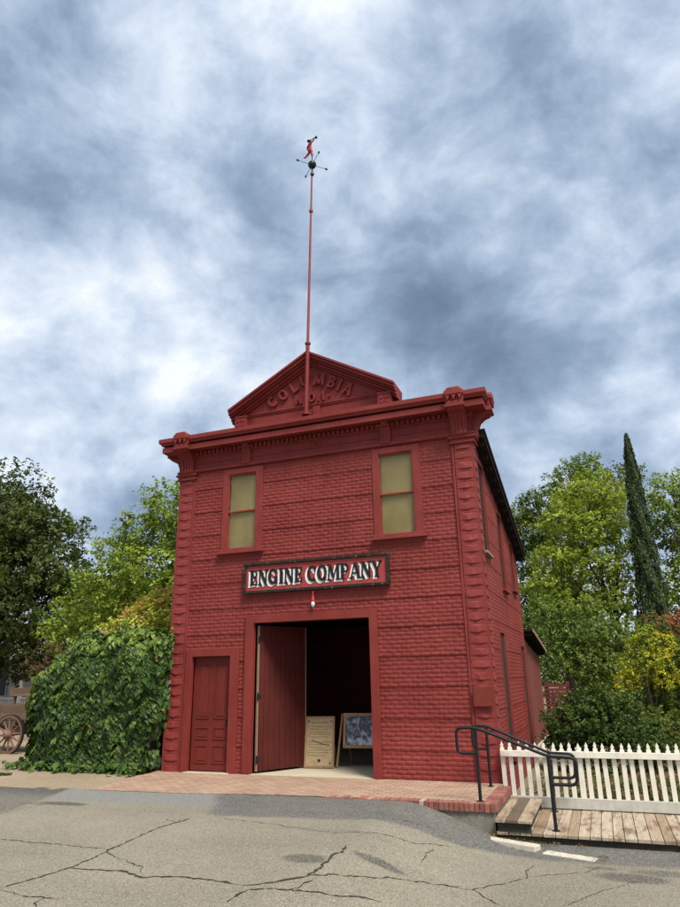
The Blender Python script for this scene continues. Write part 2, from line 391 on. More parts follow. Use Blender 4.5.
# ------------------------------------------------------------------ lettering (own stroke alphabet, unit height)
def arc(cx, cy, rx, ry, a0, a1, n=14):
    return [(cx + rx * math.cos(R(a0 + (a1 - a0) * i / n)), cy + ry * math.sin(R(a0 + (a1 - a0) * i / n))) for i in range(n + 1)]
def glyph(ch, serif):
    """list of (polyline, thickness, closed), advance width"""
    T = .2 if serif else .205; t = .085 if serif else .19; h = T / 2; q = t / 2
    s = []; st = lambda x: s.append(([(x, 0), (x, 1)], T, False))
    def sf(x, z, wd=.34):
        if serif: s.append(([(x - wd / 2, z), (x + wd / 2, z)], .075, False))
    if ch == 'C':
        s.append((arc(.38, .5, .3, .5 - q, 48, 312, 20), T * .95, False)); wd = .72
        if serif: s.append(([(.62, .62), (.62, .98)], .08, False))
    elif ch == 'O': s.append((arc(.38, .5, .29, .5 - q, 0, 360, 26), T * .95, True)); wd = .76
    elif ch == 'G':
        s.append((arc(.38, .5, .3, .5 - q, 48, 330, 20), T * .95, False)); s.append(([(.62, 0.02), (.62, .45)], T * .8, False)); s.append(([(.42, .45), (.74, .45)], .09, False)); wd = .8
        if serif: s.append(([(.62, .66), (.62, .98)], .08, False))
    elif ch == 'L': st(h + .04); s.append(([(T + .04, q), (.58, q)], t, False)); wd = .62; sf(h + .04, 1); sf(h + .04, 0); serif and s.append(([(.56, 0), (.56, .3)], .08, False))
    elif ch == 'U': s.append(([(.13, 1), (.13, .32)] + arc(.38, .32, .25, .32 - q, 180, 360, 12) + [(.63, 1)], T, False)); wd = .76
    elif ch == 'M':
        s.append(([(.12, 0), (.12, 1)], t if serif else T, False)); s.append(([(.82, 0), (.82, 1)], T, False))
        s.append(([(.16, 1), (.47, .12)], T, False)); s.append(([(.47, .12), (.78, 1)], t if serif else T, False)); wd = .94
        sf(.12, 0, .28); sf(.82, 0, .34); sf(.1, 1, .24); sf(.84, 1, .28)
    elif ch == 'B':
        st(h + .04); s.append(([(.2, 1 - q), (.4, 1 - q)] + arc(.4, .76, .16, .24 - q, 90, -90, 8) + [(.2, .52)], t if serif else T * .85, False))
        s.append(([(.4, .52)] + arc(.42, .27, .19, .27 - q, 90, -90, 8) + [(.2, q)], t if serif else T * .85, False)); wd = .68
    elif ch == 'I': st(.2); wd = .4; sf(.2, 1); sf(.2, 0)
    elif ch == '1': st(.2); wd = .4; s.append(([(.0, .76), (.12, .90)], .11, False))
    elif ch == '.': s.append(([(.1, 0.), (.1, .17)], .17, False)); wd = .24
    elif ch == '-': s.append(([(.06, .36), (.24, .36)], .18, False)); wd = .3
    elif ch == 'A':
        s.append(([(.08, 0), (.38, 1)], t if serif else T, False)); s.append(([(.4, 1), (.7, 0)], T, False)); s.append(([(.2, .32), (.58, .32)], .1, False)); wd = .78
        sf(.08, 0, .26); sf(.7, 0, .34)
    elif ch == 'N':
        s.append(([(.12, 0), (.12, 1)], t if serif else T, False)); s.append(([(.66, 0), (.66, 1)], t if serif else T, False)); s.append(([(.14, 1), (.64, 0)], T, False)); wd = .78
        sf(.12, 0, .28); sf(.66, 1, .28); sf(.08, 1, .2)
    elif ch == 'E':
        st(h + .06); wd = .66
        for z, x1 in ((1 - q, .58), (.52, .46), (q, .6)): s.append(([(T + .06, z), (x1, z)], t, False))
        sf(h + .02, 1, .24); sf(h + .02, 0, .24)
        if serif:
            for z0, z1, x in ((.72, 1, .56), (.4, .64, .45), (0, .3, .58)): s.append(([(x, z0), (x, z1)], .075, False))
    elif ch == 'P':
        st(h + .06); s.append(([(.22, 1 - q), (.42, 1 - q)] + arc(.42, .72, .17, .28 - q, 90, -90, 10) + [(.22, .44)], .11 if serif else T * .85, False)); wd = .68; sf(h + .06, 0); sf(h, 1, .2)
    elif ch == 'Y':
        s.append(([(.36, 0), (.36, .46)], T, False)); s.append(([(.1, 1), (.37, .44)], T, False)); s.append(([(.64, 1), (.38, .46)], t if serif else T, False)); wd = .74
        sf(.36, 0); sf(.1, 1, .28); sf(.64, 1, .24)
    else: wd = .45
    return s, wd

def ribbon(mb, pts, th, closed, fn, d0, d1):
    n = len(pts); Lp, Rp = [], []
    if closed: pts = pts[:-1]; n -= 1
    for i in range(n):
        a = Vector(pts[i]); ds = []
        if closed or i > 0: ds.append((a - Vector(pts[i - 1])).normalized())
        if closed or i < n - 1: ds.append((Vector(pts[(i + 1) % n]) - a).normalized())
        ns = [Vector((-d.y, d.x)) for d in ds]; m = sum(ns, Vector((0, 0))).normalized(); m = m / max(.5, m.dot(ns[0]))
        Lp.append(a + m * th / 2); Rp.append(a - m * th / 2)
    vs = []
    for d in (d0, d1): vs += [fn(p.x, p.y, d) for p in Lp] + [fn(p.x, p.y, d) for p in Rp]
    fs = []
    for i in range(n if closed else n - 1):
        j = (i + 1) % n
        fs += [(i, j, n + j, n + i), (2 * n + i, 3 * n + i, 3 * n + j, 2 * n + j), (i, 2 * n + i, 2 * n + j, j), (n + i, n + j, 3 * n + j, 3 * n + i)]
    if not closed:
        fs += [(0, n, 3 * n, 2 * n), (n - 1, 3 * n - 1, 4 * n - 1, 2 * n - 1)]
    mb.add(vs, fs)

def text_width(txt, serif, gap):
    return sum(glyph(c, serif)[1] + gap for c in txt) - gap
def put_text(mb, txt, x0, z0, h, y0, y1, serif, gap=.06, wscale=1., fat=1.):
    x = x0; k = 0
    for c in txt:
        s, wd = glyph(c, serif)
        for poly, th, cl in s:
            e = .0006 * (k % 9)
            ribbon(mb, poly, th * fat, cl, lambda a, b, d, X=x, e=e: (X + a * h * wscale, d - (e if d == y1 else 0), z0 + b * h), y0, y1); k += 1
        x += (wd + gap) * h * wscale
    return x
def put_glyph_rot(mb, c, cx, cz, ang, h, y0, y1):
    s, wd = glyph(c, False); ca, sa = math.cos(ang), math.sin(ang)
    for k, (poly, th, cl) in enumerate(s):
        e = .0008 * k
        def fn(a, b, d, e=e):
            u, v = (a - wd / 2) * h, (b - .5) * h
            return (cx + u * ca - v * sa, d - (e if d == y1 else 0), cz + u * sa + v * ca)
        ribbon(mb, poly, th, cl, fn, y0, y1)

# ================================================================== THE ENGINE HOUSE
XL, XR, DEP, H0 = -8.21, -1.75, 6.1, 6.02
FH = thing('engine_house', ((XL + XR) / 2, 0, 0), 'red two-storey engine house with pressed metal brick walls, cornice and lettered gable', 'building')

def brick_sheet(name, along, z0, z1, holes, fn, parent, mat, course=.0735, seams=7, seed=0, ztop=None, relief=1.):
    """rock-faced metal sheet: along=(a0,a1); fn(a,z,depth)->xyz; holes [(a0,a1,z0,z1)]"""
    cell = .0435; na = int(round((along[1] - along[0]) / cell)); nc = int(round((z1 - z0) / course))
    bl = .174; nb_ = int(round((along[1] - along[0]) / bl)); bl = (along[1] - along[0]) / nb_
    A = np.concatenate([along[0] + (np.arange(nb_)[:, None] + np.array([0, .075, .425, .5, .575, .925])[None, :]).ravel() * bl, [along[1]]]); na = len(A) - 1
    fr = np.array([0, .14, .55, .90]); Z = np.concatenate([z0 + (c + fr) * course * ((z1 - z0) / (nc * course)) for c in range(nc)] + [[z1]])
    cidx = np.minimum(np.arange(len(Z)) // 4, nc - 1); f4 = np.arange(len(Z)) % 4
    rng = np.random.default_rng(seed)
    prof = np.array([0., 1.0, .96, .90])[f4]; prof[-1] = 0
    ai = np.arange(na + 1)
    odd = (cidx % 2)[None, :] == 1
    jm = ai[:, None] % 6
    joint = np.where(np.where(odd, jm == 3, jm == 0), .10, 1.)
    brick_id = np.where(odd, (ai[:, None] + 3) // 6, ai[:, None] // 6)
    lo, md, hi = (rng.uniform(*q, (na // 6 + 3, nc))[brick_id, cidx[None, :]] for q in ((.35, 1.15), (.8, 1.15), (.6, 1.1)))
    amp = np.where(f4[None, :] == 1, lo, np.where(f4[None, :] == 2, md, np.where(f4[None, :] == 3, hi, 0)))
    amp[:, -1] = 0
    Hh = .0098 * joint * amp + rng.normal(0, .0017, (na + 1, len(Z))) * (f4[None, :] > 0)
    # sheets: slow buckle and a lapped seam
    AA, ZZ = np.meshgrid(A, Z, indexing='ij')
    Hh += .010 * np.sin(AA * 1.7 + 2.1 * np.sin(ZZ * 1.3)) * np.sin(ZZ * 2.2 + 1.1)
    sm = (cidx % seams == 0)
    lap = rng.integers(0, 3)
    Hh += np.where(sm & (f4 == 0), -.020, 0)[None, :] * (.55 + .45 * np.sin(AA * .9 + cidx[None, :]))
    Hh += (.012 * (1 - ((cidx % seams) + f4 / 4) / seams))[None, :]
    Hh = Hh * relief
    ac = (A[:-1] + A[1:]) / 2; zc = (Z[:-1] + Z[1:]) / 2
    keep = np.ones((na, len(Z) - 1), bool)
    for h in holes: keep &= ~((ac[:, None] > h[0]) & (ac[:, None] < h[1]) & (zc[None, :] > h[2]) & (zc[None, :] < h[3]))
    if ztop is not None: keep &= zc[None, :] < ztop(ac)[:, None]
    verts = np.stack(fn(AA, ZZ, Hh), -1).reshape(-1, 3)
    ids = np.arange((na + 1) * len(Z)).reshape(na + 1, len(Z))
    q = np.stack([ids[:-1, :-1], ids[1:, :-1], ids[1:, 1:], ids[:-1, 1:]], -1)[keep]
    return np_mesh(name, verts, q, mat, parent, smooth=False)

# openings (outer edges of glass / door)
W1 = (-6.99, -6.33, 4.23, 5.86); W2 = (-3.60, -2.92, 4.23, 5.86)
DR = (-7.66, -6.79, 0.0, 2.11); OP = (-6.28, -3.89, 0.0, 2.71)
fw = brick_sheet('front_wall', (XL, XR), -.06, H0, [(a - .05, b + .05, c - .05, d + .05) for a, b, c, d in (W1, W2, DR, OP)],
                 lambda a, z, h: (a, -h, z), FH, M['brick'], seed=3)
def side_top(y): return np.interp(y, [0, .15, .4, 6.1], [6.02, 6.02, 5.95, 4.72])
SO = [(.42, .98, 3.85, 5.62), (2.62, 3.25, 3.4, 5.1), (4.55, 5.1, 3.6, 4.75)]
SDR = [(1.42, 2.05, .1, 2.44), (4.95, 5.6, .1, 2.3)]
brick_sheet('side_wall', (0., DEP), -.48, H0, [(a - .03, b + .03, c - .03, d + .03) for a, b, c, d in SO + SDR],
            lambda a, z, h: (XR + h, a, z), FH, M['brick'], seed=5, ztop=side_top, relief=.6)
mb = MB()
mb.box(XL, XL + .2, .02, DEP, -.3, 4.75); mb.prism([(.02, 4.75), (DEP, 4.75), (.4, 5.95), (.02, 6.0)], lambda a, b, d: (d, a, b), XL, XL + .2)
mb.build('side_wall', M['brick'], FH)
MB().box(XL + .2, XR - .2, DEP - .2, DEP, -.3, 4.7).build('rear_wall', M['brick'], FH)
# masonry behind the metal skin, with the openings left free
mb = MB()
def wall_with_holes(mb, a0, a1, z0, z1, holes, fn):
    xs = sorted({a0, a1} | {h[0] for h in holes} | {h[1] for h in holes}); zs = sorted({z0, z1} | {h[2] for h in holes} | {h[3] for h in holes})
    for i in range(len(xs) - 1):
        for j in range(len(zs) - 1):
            cx, cz = (xs[i] + xs[i + 1]) / 2, (zs[j] + zs[j + 1]) / 2
            if any(h[0] < cx < h[1] and h[2] < cz < h[3] for h in holes): continue
            mb.add(*fn(xs[i], xs[i + 1], zs[j], zs[j + 1]))
def bx(x0, x1, y0, y1, z0, z1):
    m = MB().box(x0, x1, y0, y1, z0, z1); return m.v, m.f
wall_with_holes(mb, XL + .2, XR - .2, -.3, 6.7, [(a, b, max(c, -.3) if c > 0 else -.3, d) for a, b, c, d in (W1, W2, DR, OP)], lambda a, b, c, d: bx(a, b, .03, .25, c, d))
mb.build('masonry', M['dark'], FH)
mb = MB()
mb.box(XR - .2, XR - .03, .03, DEP, -.48, 4.6); mb.prism([(.03, 4.6), (DEP, 4.6), (DEP - .05, 4.66), (.4, 5.85), (.03, 5.9)], lambda a, b, d: (d, a, b), XR - .2, XR - .03)
mb.build('side_masonry', M['dark'], FH)
MB().box(XL + .2, XR - .2, .25, DEP - .2, -.3, .012).build('floor', M['concrete'], FH)
MB().box(OP[0] - .02, OP[1] + .02, -.09, .25, -.3, .016).build('threshold', M['concrete'], FH)
MB().box(DR[0] - .04, DR[1] + .06, -.12, .03, -.3, .022).build('doorstep', M['concrete'], FH, bevel=.008)
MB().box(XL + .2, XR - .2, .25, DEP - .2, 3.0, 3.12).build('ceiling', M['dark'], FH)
# roof: one plane falling to the back, dark eave along the right side
mb = MB()
x0, x1 = XL - .2, -1.50
for (za, zb, ins) in ((0, .07, 0), (-.10, -.002, .03),):
    mb.prism([(.22, 6.12 + za), (6.32, 4.66 + za), (6.32, 4.66 + zb), (.22, 6.12 + zb)], lambda a, b, d: (d, a, b), x0 + ins, x1 - ins)
rf = mb.build('roof', M['soffit'], FH)
for k in range(13):
    y = .35 + k * .47; z = 6.12 - (y - .22) * .2393
    MB().box(-1.735, -1.57, y, y + .06, z - .2, z - .102).build('rafter_end', M['soffit'], rf)
MB().box(XL + .2, XR - .2, .03, .2, 6.7, 6.82).build('parapet', M['soffit'], FH)

# pilasters with diamond-faced blocks, the right one turning the corner
def quoin(mb, a0, a1, z0, z1, fn, bh=.196, dp=.052):
    n = int(round((z1 - z0) / bh)); bh = (z1 - z0) / n
    for k in range(n):
        b0, b1 = z0 + k * bh, z0 + (k + 1) * bh; zm = (b0 + b1) / 2; w_ = a1 - a0
        j = lambda s=.006: random.uniform(-s, s)
        base = .028
        # rock face: a low ridge sheltering a lens-shaped undercut
        zr_ = b0 + bh * (.34 + j(.05))
        P = [(a0, b0 + .004, base), (a1, b0 + .004, base), (a1, b1 - .004, base), (a0, b1 - .004, base),
             (a0, zr_, base + .006), (a1, zr_, base + .006),
             (a0 + w_ * (.24 + j(.05)), zr_ + j(.01), dp * .85 + j()), (a0 + w_ * (.5 + j(.06)), zr_ - .008 + j(.01), dp + j()), (a0 + w_ * (.77 + j(.05)), zr_ + j(.01), dp * .85 + j()),
             (a0 + w_ * .5, b0 + .012, base - .004), (a0 + w_ * (.5 + j(.1)), b0 + bh * (.72 + j(.06)), base + (dp - base) * .62 + j(.006))]
        F = [(0, 9, 4), (4, 9, 6), (6, 9, 7), (7, 9, 8), (8, 9, 5), (9, 1, 5), (4, 6, 3), (6, 10, 3), (6, 7, 10), (7, 8, 10), (8, 2, 10), (8, 5, 2), (10, 2, 3)]
        mb.add([fn(*p) for p in P], F)
        g = .009   # raised lip between blocks
        mb.add([fn(a0, b0 - g, base + .001), fn(a1, b0 - g, base + .001), fn(a1, b0, base + .007), fn(a0, b0, base + .007), fn(a1, b0 + g, base + .001), fn(a0, b0 + g, base + .001)], [(0, 1, 2, 3), (3, 2, 4, 5)])
for a0, a1, corner in ((XL, XL + .33, -1), (XR - .33, XR, 1)):
    mb = MB()
    mb.box(a0, a1, -.03, -.0, -.4, 5.9)
    quoin(mb, a0, a1, -.06, 5.9, lambda a, z, d: (a, -d, z))
    if corner == 1:
        mb.box(XR, XR + .03, -.03, .3, -.48, 5.9)
        quoin(mb, -.03, .3, -.45, 5.9, lambda a, z, d: (XR + d, a, z))
        mb.box(a0 - .05, a0 - .012, -.04, 0, -.06, 5.9)
    else:
        mb.box(XL - .03, XL, -.03, .3, -.3, 5.9)
        mb.box(a1 + .012, a1 + .05, -.04, 0, -.06, 5.9)
    pl = mb.build('pilaster', M['quoin'], FH)
    cp = MB()
    xa, xb = a0 - .035, a1 + .035
    for z0, z1, d in ((5.86, 5.90, .075), (5.90, 5.955, .06), (5.955, 6.005, .095)):
        cp.sweep([(xa + .03, .3), (xa + .03, 0), (xb - .03, 0), (xb - .03, .3)], [(0, z0), (d, z0), (d, z1), (0, z1)])
    cp.build('capital', M['cornice'], pl, bevel=.006)

# cornice
mb = MB()
path = [(XL, .45), (XL, 0), (XR, 0), (XR, .45)]
prof = [(0, 6.01), (.055, 6.01), (.08, 6.03), (.08, 6.07), (.05, 6.075), (.05, 6.10), (.03, 6.105), (.03, 6.36), (.06, 6.365), (.085, 6.385), (.085, 6.492), (.315, 6.492), (.315, 6.478), (.335, 6.478),
        (.335, 6.595), (.22, 6.60), (.22, 6.645), (.355, 6.64), (.365, 6.665), (.395, 6.69), (.405, 6.70), (.405, 6.785), (.37, 6.80), (0, 6.85)]
mb.sweep(path, prof)
x = XL + .42
while x < XR - .4:
    mb.box(x, x + .05, -.15, -.085, 6.385, 6.468); x += .105
# lower reveal line on the frieze
mb.sweep([(XL + .34, 0), (XR - .34, 0)], [(.036, 6.2), (.046, 6.2), (.046, 6.225), (.036, 6.225)])
CO = mb.build('cornice', M['cornice'], FH)
def corbel(fn):
    """big end bracket; fn(a across -1..1 half width, outward d, z)"""
    mb = MB()
    hw = .175
    def block(a0, a1, prof):   # closed (d,z) profile
        n = len(prof); mb.add([fn(a0, d, z) for d, z in prof] + [fn(a1, d, z) for d, z in prof],
               [tuple(range(n)), tuple(range(2 * n - 1, n - 1, -1))] + [(i, n + i, n + (i + 1) % n, (i + 1) % n) for i in range(n)])
    # scrolled lower part with flutes
    scroll = [(0, 6.0), (.10, 6.0), (.12, 6.04), (.11, 6.1), (.12, 6.2), (.17, 6.32), (.27, 6.4), (.36, 6.43), (.40, 6.47), (0, 6.47)]
    block(-hw + .02, hw - .02, scroll)
    for a in (-.12, -.05, .02, .09):
        block(a, a + .032, [(d + .016, z) if d > 0 else (d, z) for d, z in scroll])
    block(-hw - .015, hw + .015, [(0, 6.472), (.42, 6.472), (.44, 6.49), (.44, 6.525), (.42, 6.54), (0, 6.54)])
    block(-hw + .01, hw - .01, [(0, 6.542), (.425, 6.542), (.425, 6.60), (0, 6.60)])
    # head with zigzag band
    block(-hw, hw, [(0, 6.602), (.405, 6.602), (.405, 6.715), (0, 6.715)])
    for k in range(3):
        c = -hw + (k + .5) * hw * 2 / 3; wv = hw / 3 - .008
        v = [(c - wv, 6.714), (c + wv, 6.714), (c, 6.608)]
        mb.add([fn(a, .404, z) for a, z in v] + [fn(a, .458, z) for a, z in v], [(3, 4, 5), (0, 1, 4, 3), (1, 2, 5, 4), (2, 0, 3, 5)])
    # dome cap: octagonal half drum, rounded off at the front
    outl = [(-hw * 1.05, 6.717), (-hw * 1.05, 6.80), (-hw * .62, 6.872), (hw * .62, 6.872), (hw * 1.05, 6.80), (hw * 1.05, 6.717)]
    outl = [(-a, z) for a, z in outl]
    n = len(outl)
    rings = [(0, 1.), (.44, 1.), (.462, .94), (.468, .80)]
    vs = []
    for d, s in rings: vs += [fn(a * s, d, 6.702 + (z - 6.702) * s + (1 - s) * .04) for a, z in outl]
    fs = [(r * n + i, r * n + (i + 1) % n, (r + 1) * n + (i + 1) % n, (r + 1) * n + i) for r in range(3) for i in range(n)] + [tuple(range(n)), tuple(range(4 * n - 1, 3 * n - 1, -1))]
    mb.add(vs, fs)
    return mb
for cx in (XL + .19, XR - .19):
    corbel(lambda a, d, z: (cx + a, -d, z)).build('corbel', M['cornice'], CO, bevel=.002)
corbel(lambda a, d, z: (XR + d, .19 - a, z)).build('corbel', M['cornice'], CO, bevel=.005)
corbel(lambda a, d, z: (XL - d, .19 + a, z)).build('corbel', M['cornice'], CO, bevel=.005)
for cx in (-6.56, -3.42):
    mb = MB(); h = .105
    prof = [(0, 6.06), (.095, 6.06), (.10, 6.1), (.085, 6.12), (.09, 6.3), (.12, 6.38), (.13, 6.4), (0, 6.4)]
    def blk(a0, a1, prof): mb.prism(prof, lambda d, z, a: (a, -d, z), a0, a1)
    blk(cx - h, cx + h, prof)
    for a in (-.075, -.018, .04): blk(cx + a, cx + a + .034, [(d + .012 if d else 0, z) for d, z in prof])
    blk(cx - h - .01, cx + h + .01, [(0, 6.402), (.17, 6.402), (.17, 6.44), (0, 6.44)])
    mb.tube([(cx, -.05, 6.50), (cx, -.19, 6.50), (cx, -.205, 6.50)], [.075, .075, .045], 12)
    mb.box(cx - .085, cx + .085, -.16, 0, 6.442, 6.50)
    mb.build('bracket', M['cornice'], CO, bevel=.004)
mb = MB()
mb.tube([(-4.94, -.03, 6.29), (-4.94, -.05, 6.29), (-4.94, -.056, 6.29)], [.10, .10, .08], 16)
for k in range(6):
    t = k * math.pi / 3; mb.tube([(-4.94 + .05 * math.cos(t), -.05, 6.29 + .05 * math.sin(t)), (-4.94 + .05 * math.cos(t), -.075, 6.29 + .05 * math.sin(t))], [.032, .012], 8)
mb.tube([(-4.94, -.05, 6.29), (-4.94, -.09, 6.29)], [.03, .012], 8)
mb.build('rosette', M['cornice'], CO)

# gable pediment on the cornice
PC = -5.04
mb = MB()
tri = lambda hw, zb, zt: [(PC - hw, zb), (PC + hw, zb), (PC, zt)]
mb.prism(tri(1.62, 7.17, 8.12), lambda a, b, d: (a, d, b), -.03, .3)           # tympanum
mb.box(PC - 1.72, PC + 1.72, -.02, .3, 6.83, 7.17)                              # plinth
PD = mb.build('pediment', M['cornice'], FH)
mb = MB()
slope = (8.36 - 7.30) / 1.88
def rake(t0, t1, y0, y1):      # band between vertical drops t0<t1 below the top line
    for sgn in (-1, 1):
        for_hw = 1.90
        a_out = PC + sgn * for_hw
        zo = 8.36 - slope * for_hw
        poly = [(PC, 8.36 - t0), (a_out, zo - t0), (a_out, zo - t1), (PC, 8.36 - t1)]
        mb.prism(poly if sgn < 0 else poly[::-1], lambda a, b, d: (a, d, b), y0, y1)
rake(0, .055, -.30, .36); rake(.057, .125, -.26, .34); rake(.127, .165, -.20, .33); rake(.167, .225, -.13, .32); rake(.227, .27, -.08, .31)
mb.build('raking_moulding', M['cornice'], PD, bevel=.005)
mb = MB()
mb.box(PC - 1.60, PC + 1.60, -.055, -.03, 7.165, 7.205); mb.box(PC - 1.60, PC + 1.60, -.04, -.03, 7.13, 7.163)
mb.build('base_moulding', M['cornice'], PD, bevel=.004)
for cx in (PC - 1.65, PC + 1.65):
    mb = MB(); mb.box(cx - .14, cx + .14, -.16, .31, 6.83, 7.10)
    mb.box(cx - .15, cx + .15, -.17, .315, 7.102, 7.14); mb.box(cx - .15, cx + .15, -.17, .315, 6.80, 6.86)
    for s in (-1, 1):
        for r in (0, 1): mb.box(cx + s * .055 - .035, cx + s * .055 + .035, -.175, -.16, 6.9 + r * .1, 6.97 + r * .1)
    mb.build('end_block', M['cornice'], PD, bevel=.005)
MB().box(PC + .045, PC + .20, -.07, -.02, 6.83, 7.125).build('pole_block', M['cornice'], PD, bevel=.004)
mb = MB()
LT = [('C', -5.95, 7.40, 40), ('O', -5.70, 7.52, 34), ('L', -5.44, 7.66, 29), ('U', -5.19, 7.775, 14), ('M', -4.84, 7.73, -12), ('B', -4.56, 7.62, -22), ('I', -4.375, 7.52, -28), ('A', -4.19, 7.39, -33)]
for c, x, z, a in LT: put_glyph_rot(mb, c, x, z, R(a), .265, -.028, -.09)
for c, x, z in (('N', -5.32, 7.34), ('O', -5.02, 7.34), ('.', -4.865, 7.34), ('1', -4.75, 7.34), ('-', -4.62, 7.34)): put_glyph_rot(mb, c, x, z, 0, .215, -.028, -.085)
mb.build('lettering', M['cornice'], PD)

# front windows: trim, two sashes, drawn olive blinds behind glass
def blind_mat():
    m, nt, b, _ = new_mat('olive_blind')
    co = objco(nt)
    n = noise_tex(nt, 1.6, 5, .6, objco(nt, (1, 1, .6)))
    c = mix(nt, ramp(nt, n, [(.35, 0.), (.7, 1.)]).outputs[0], (.24, .185, .06), (.32, .255, .095))
    n2 = noise_tex(nt, 5, 6, .7, objco(nt, (1.6, 1, .8)), 2.5)
    c = mix(nt, ramp(nt, n2, [(.60, 0.), (.68, .45)]).outputs[0], c, (.46, .41, .25))
    L(nt, c, b.inputs['Base Color']); b.inputs['Roughness'].default_value = .6
    return m
M['blind'] = blind_mat()
def glass_mat():
    m, nt, b, _ = new_mat('window_glass')
    b.inputs['Base Color'].default_value = (1, 1, 1, 1); b.inputs['Roughness'].default_value = .03
    b.inputs['Transmission Weight'].default_value = 1; b.inputs['IOR'].default_value = 1.17
    return m
M['glass'] = glass_mat()
M['sash'] = paint('sash_red', (.24, .035, .025), (.30, .05, .035), .5, 3, (.28, .2, .12), 60, .2, .002)
def front_window(g):
    a, b, c, d = g
    fw_ = .135
    mb = MB()
    mb.box(a - fw_, a, -.042, .1, c, d + .13); mb.box(b, b + fw_ + .03, -.042, .1, c, d + .13); mb.box(a, b, -.042, .1, d, d + .127)
    w_ = mb.build('window', M['quoin'], FH, bevel=.006)
    s = MB(); s.box(a - fw_ - .05, b + fw_ + .08, -.115, .02, c - .105, c - .055); s.box(a - fw_ - .01, b + fw_ + .04, -.075, .05, c - .055, c)
    s.box(a - fw_ - .02, b + fw_ + .05, -.055, 0, c - .145, c - .107)
    s.build('sill', M['quoin'], w_, bevel=.006)
    zm = (c + d) / 2 - .01
    s = MB(); t = .016
    for z0, z1, y in ((zm - .015, d, .0), (c, zm + .02, .025)):
        s.box(a, a + t, y - .012, y + .018, z0, z1); s.box(b - t, b, y - .012, y + .018, z0, z1)
        s.box(a + t, b - t, y - .012, y + .018, z0, z0 + .03); s.box(a + t, b - t, y - .012, y + .018, z1 - .028, z1)
    s.build('sash', M['sash'], w_, bevel=.003)
    p = MB(); p.box(a + t, b - t, .002, .006, zm, d - .02); p.box(a + t, b - t, .028, .032, c + .02, zm)
    p.build('pane', M['glass'], w_)
    q = MB()    # blind with a slight ripple
    n = 24; xs = np.linspace(a, b, n)
    vs = [(xx, .055 + .002 * math.sin(i * .7), z) for z in (c, zm, d) for i, xx in enumerate(xs)]
    q.add(vs, [(r * n + i, r * n + i + 1, (r + 1) * n + i + 1, (r + 1) * n + i) for r in range(2) for i in range(n - 1)])
    q.build('blind', M['blind'], w_, smooth=True)
front_window(W1); front_window(W2)

M['oldsill'] = plain('weathered_sill', (.24, .19, .15), .8)
# tall shuttered openings on the side
for i, (a, b, c, d) in enumerate(SO):
    mb = MB(); t = .07
    mb.box(XR - .1, XR + .026, a - t, a, c, d + t); mb.box(XR - .1, XR + .036, b, b + t, c, d + t); mb.box(XR - .1, XR + .03, a, b, d, d + t)
    w_ = mb.build('shuttered_window', M['trim'], FH, bevel=.004)
    MB().box(XR - .1, XR + .085, a - t - .02, b + t + .02, c - .05, c).build('sill', M['oldsill'] if i == 0 else M['trim'], w_, bevel=.005)
    mb = MB(); mb.box(XR - .12, XR - .02, a, b, c, d)
    k = c + .06
    while k < d - .08: mb.box(XR - .02, XR - .004, a + .05, b - .05, k, k + .035); k += .06
    mb.build('shutter', M['green'], w_)
for a, b, c, d in SDR:
    mb = MB(); t = .08
    mb.box(XR - .1, XR + .026, a - t, a, c, d + t); mb.box(XR - .1, XR + .03, b, b + t, c, d + t); mb.box(XR - .1, XR + .028, a, b, d, d + t)
    w_ = mb.build('side_door', M['trim'], FH, bevel=.004)
    mb = MB(); mb.box(XR - .12, XR - .012, a, b, c, d)
    for y0, y1 in ((a + .06, (a + b) / 2 - .02), ((a + b) / 2 + .02, b - .06)):
        for z0, z1 in ((c + .1, c + .8), (c + .95, d - .12)): mb.box(XR - .012, XR + .002, y0, y1, z0, z1)
    mb.build('door_leaf', M['green'], w_, bevel=.004)

# narrow panelled door
a, b, c, d = DR
mb = MB()
mb.box(a - .15, a, -.06, .12, 0.0, d + .15); mb.box(b, b + .19, -.06, .12, 0.0, d + .15); mb.box(a, b, -.06, .12, d, d + .147)
DF = mb.build('door', M['trim'], FH, bevel=.006)
mb = MB(); y = .06
mb.box(a, b, y, y + .05, .03, d)
xm = (a + b) / 2
def panel(mb, x0, x1, z0, z1, y):
    """moulded frame round a recessed field"""
    t = .022
    for q in ((x0, x1, z0, z0 + t), (x0, x1, z1 - t, z1), (x0, x0 + t, z0 + t, z1 - t), (x1 - t, x1, z0 + t, z1 - t)): mb.box(q[0], q[1], y - .014, y, q[2], q[3])
    mb.box(x0 + .05, x1 - .05, y - .009, y, z0 + .05, z1 - .05)
for x0, x1 in ((a + .1, xm - .05), (xm + .05, b - .1)):
    panel(mb, x0, x1, .16, .48, y); panel(mb, x0, x1, .58, .80, y); panel(mb, x0, x1, .95, d - .14, y)
LEAF = mb.build('door_leaf', M['door'], DF, bevel=.004)
mb = MB(); hx = b - .065
mb.box(hx - .022, hx + .022, .048, .06, .82, .99); mb.tube([(hx, .055, .93), (hx, .03, .93)], .012, 8); mb.lathe([(.005, -.03), (.026, -.015), (.03, 0), (.026, .015), (.005, .03)], (hx, .015, .93), 10)
mb.build('handle', M['iron'], LEAF, smooth=True)

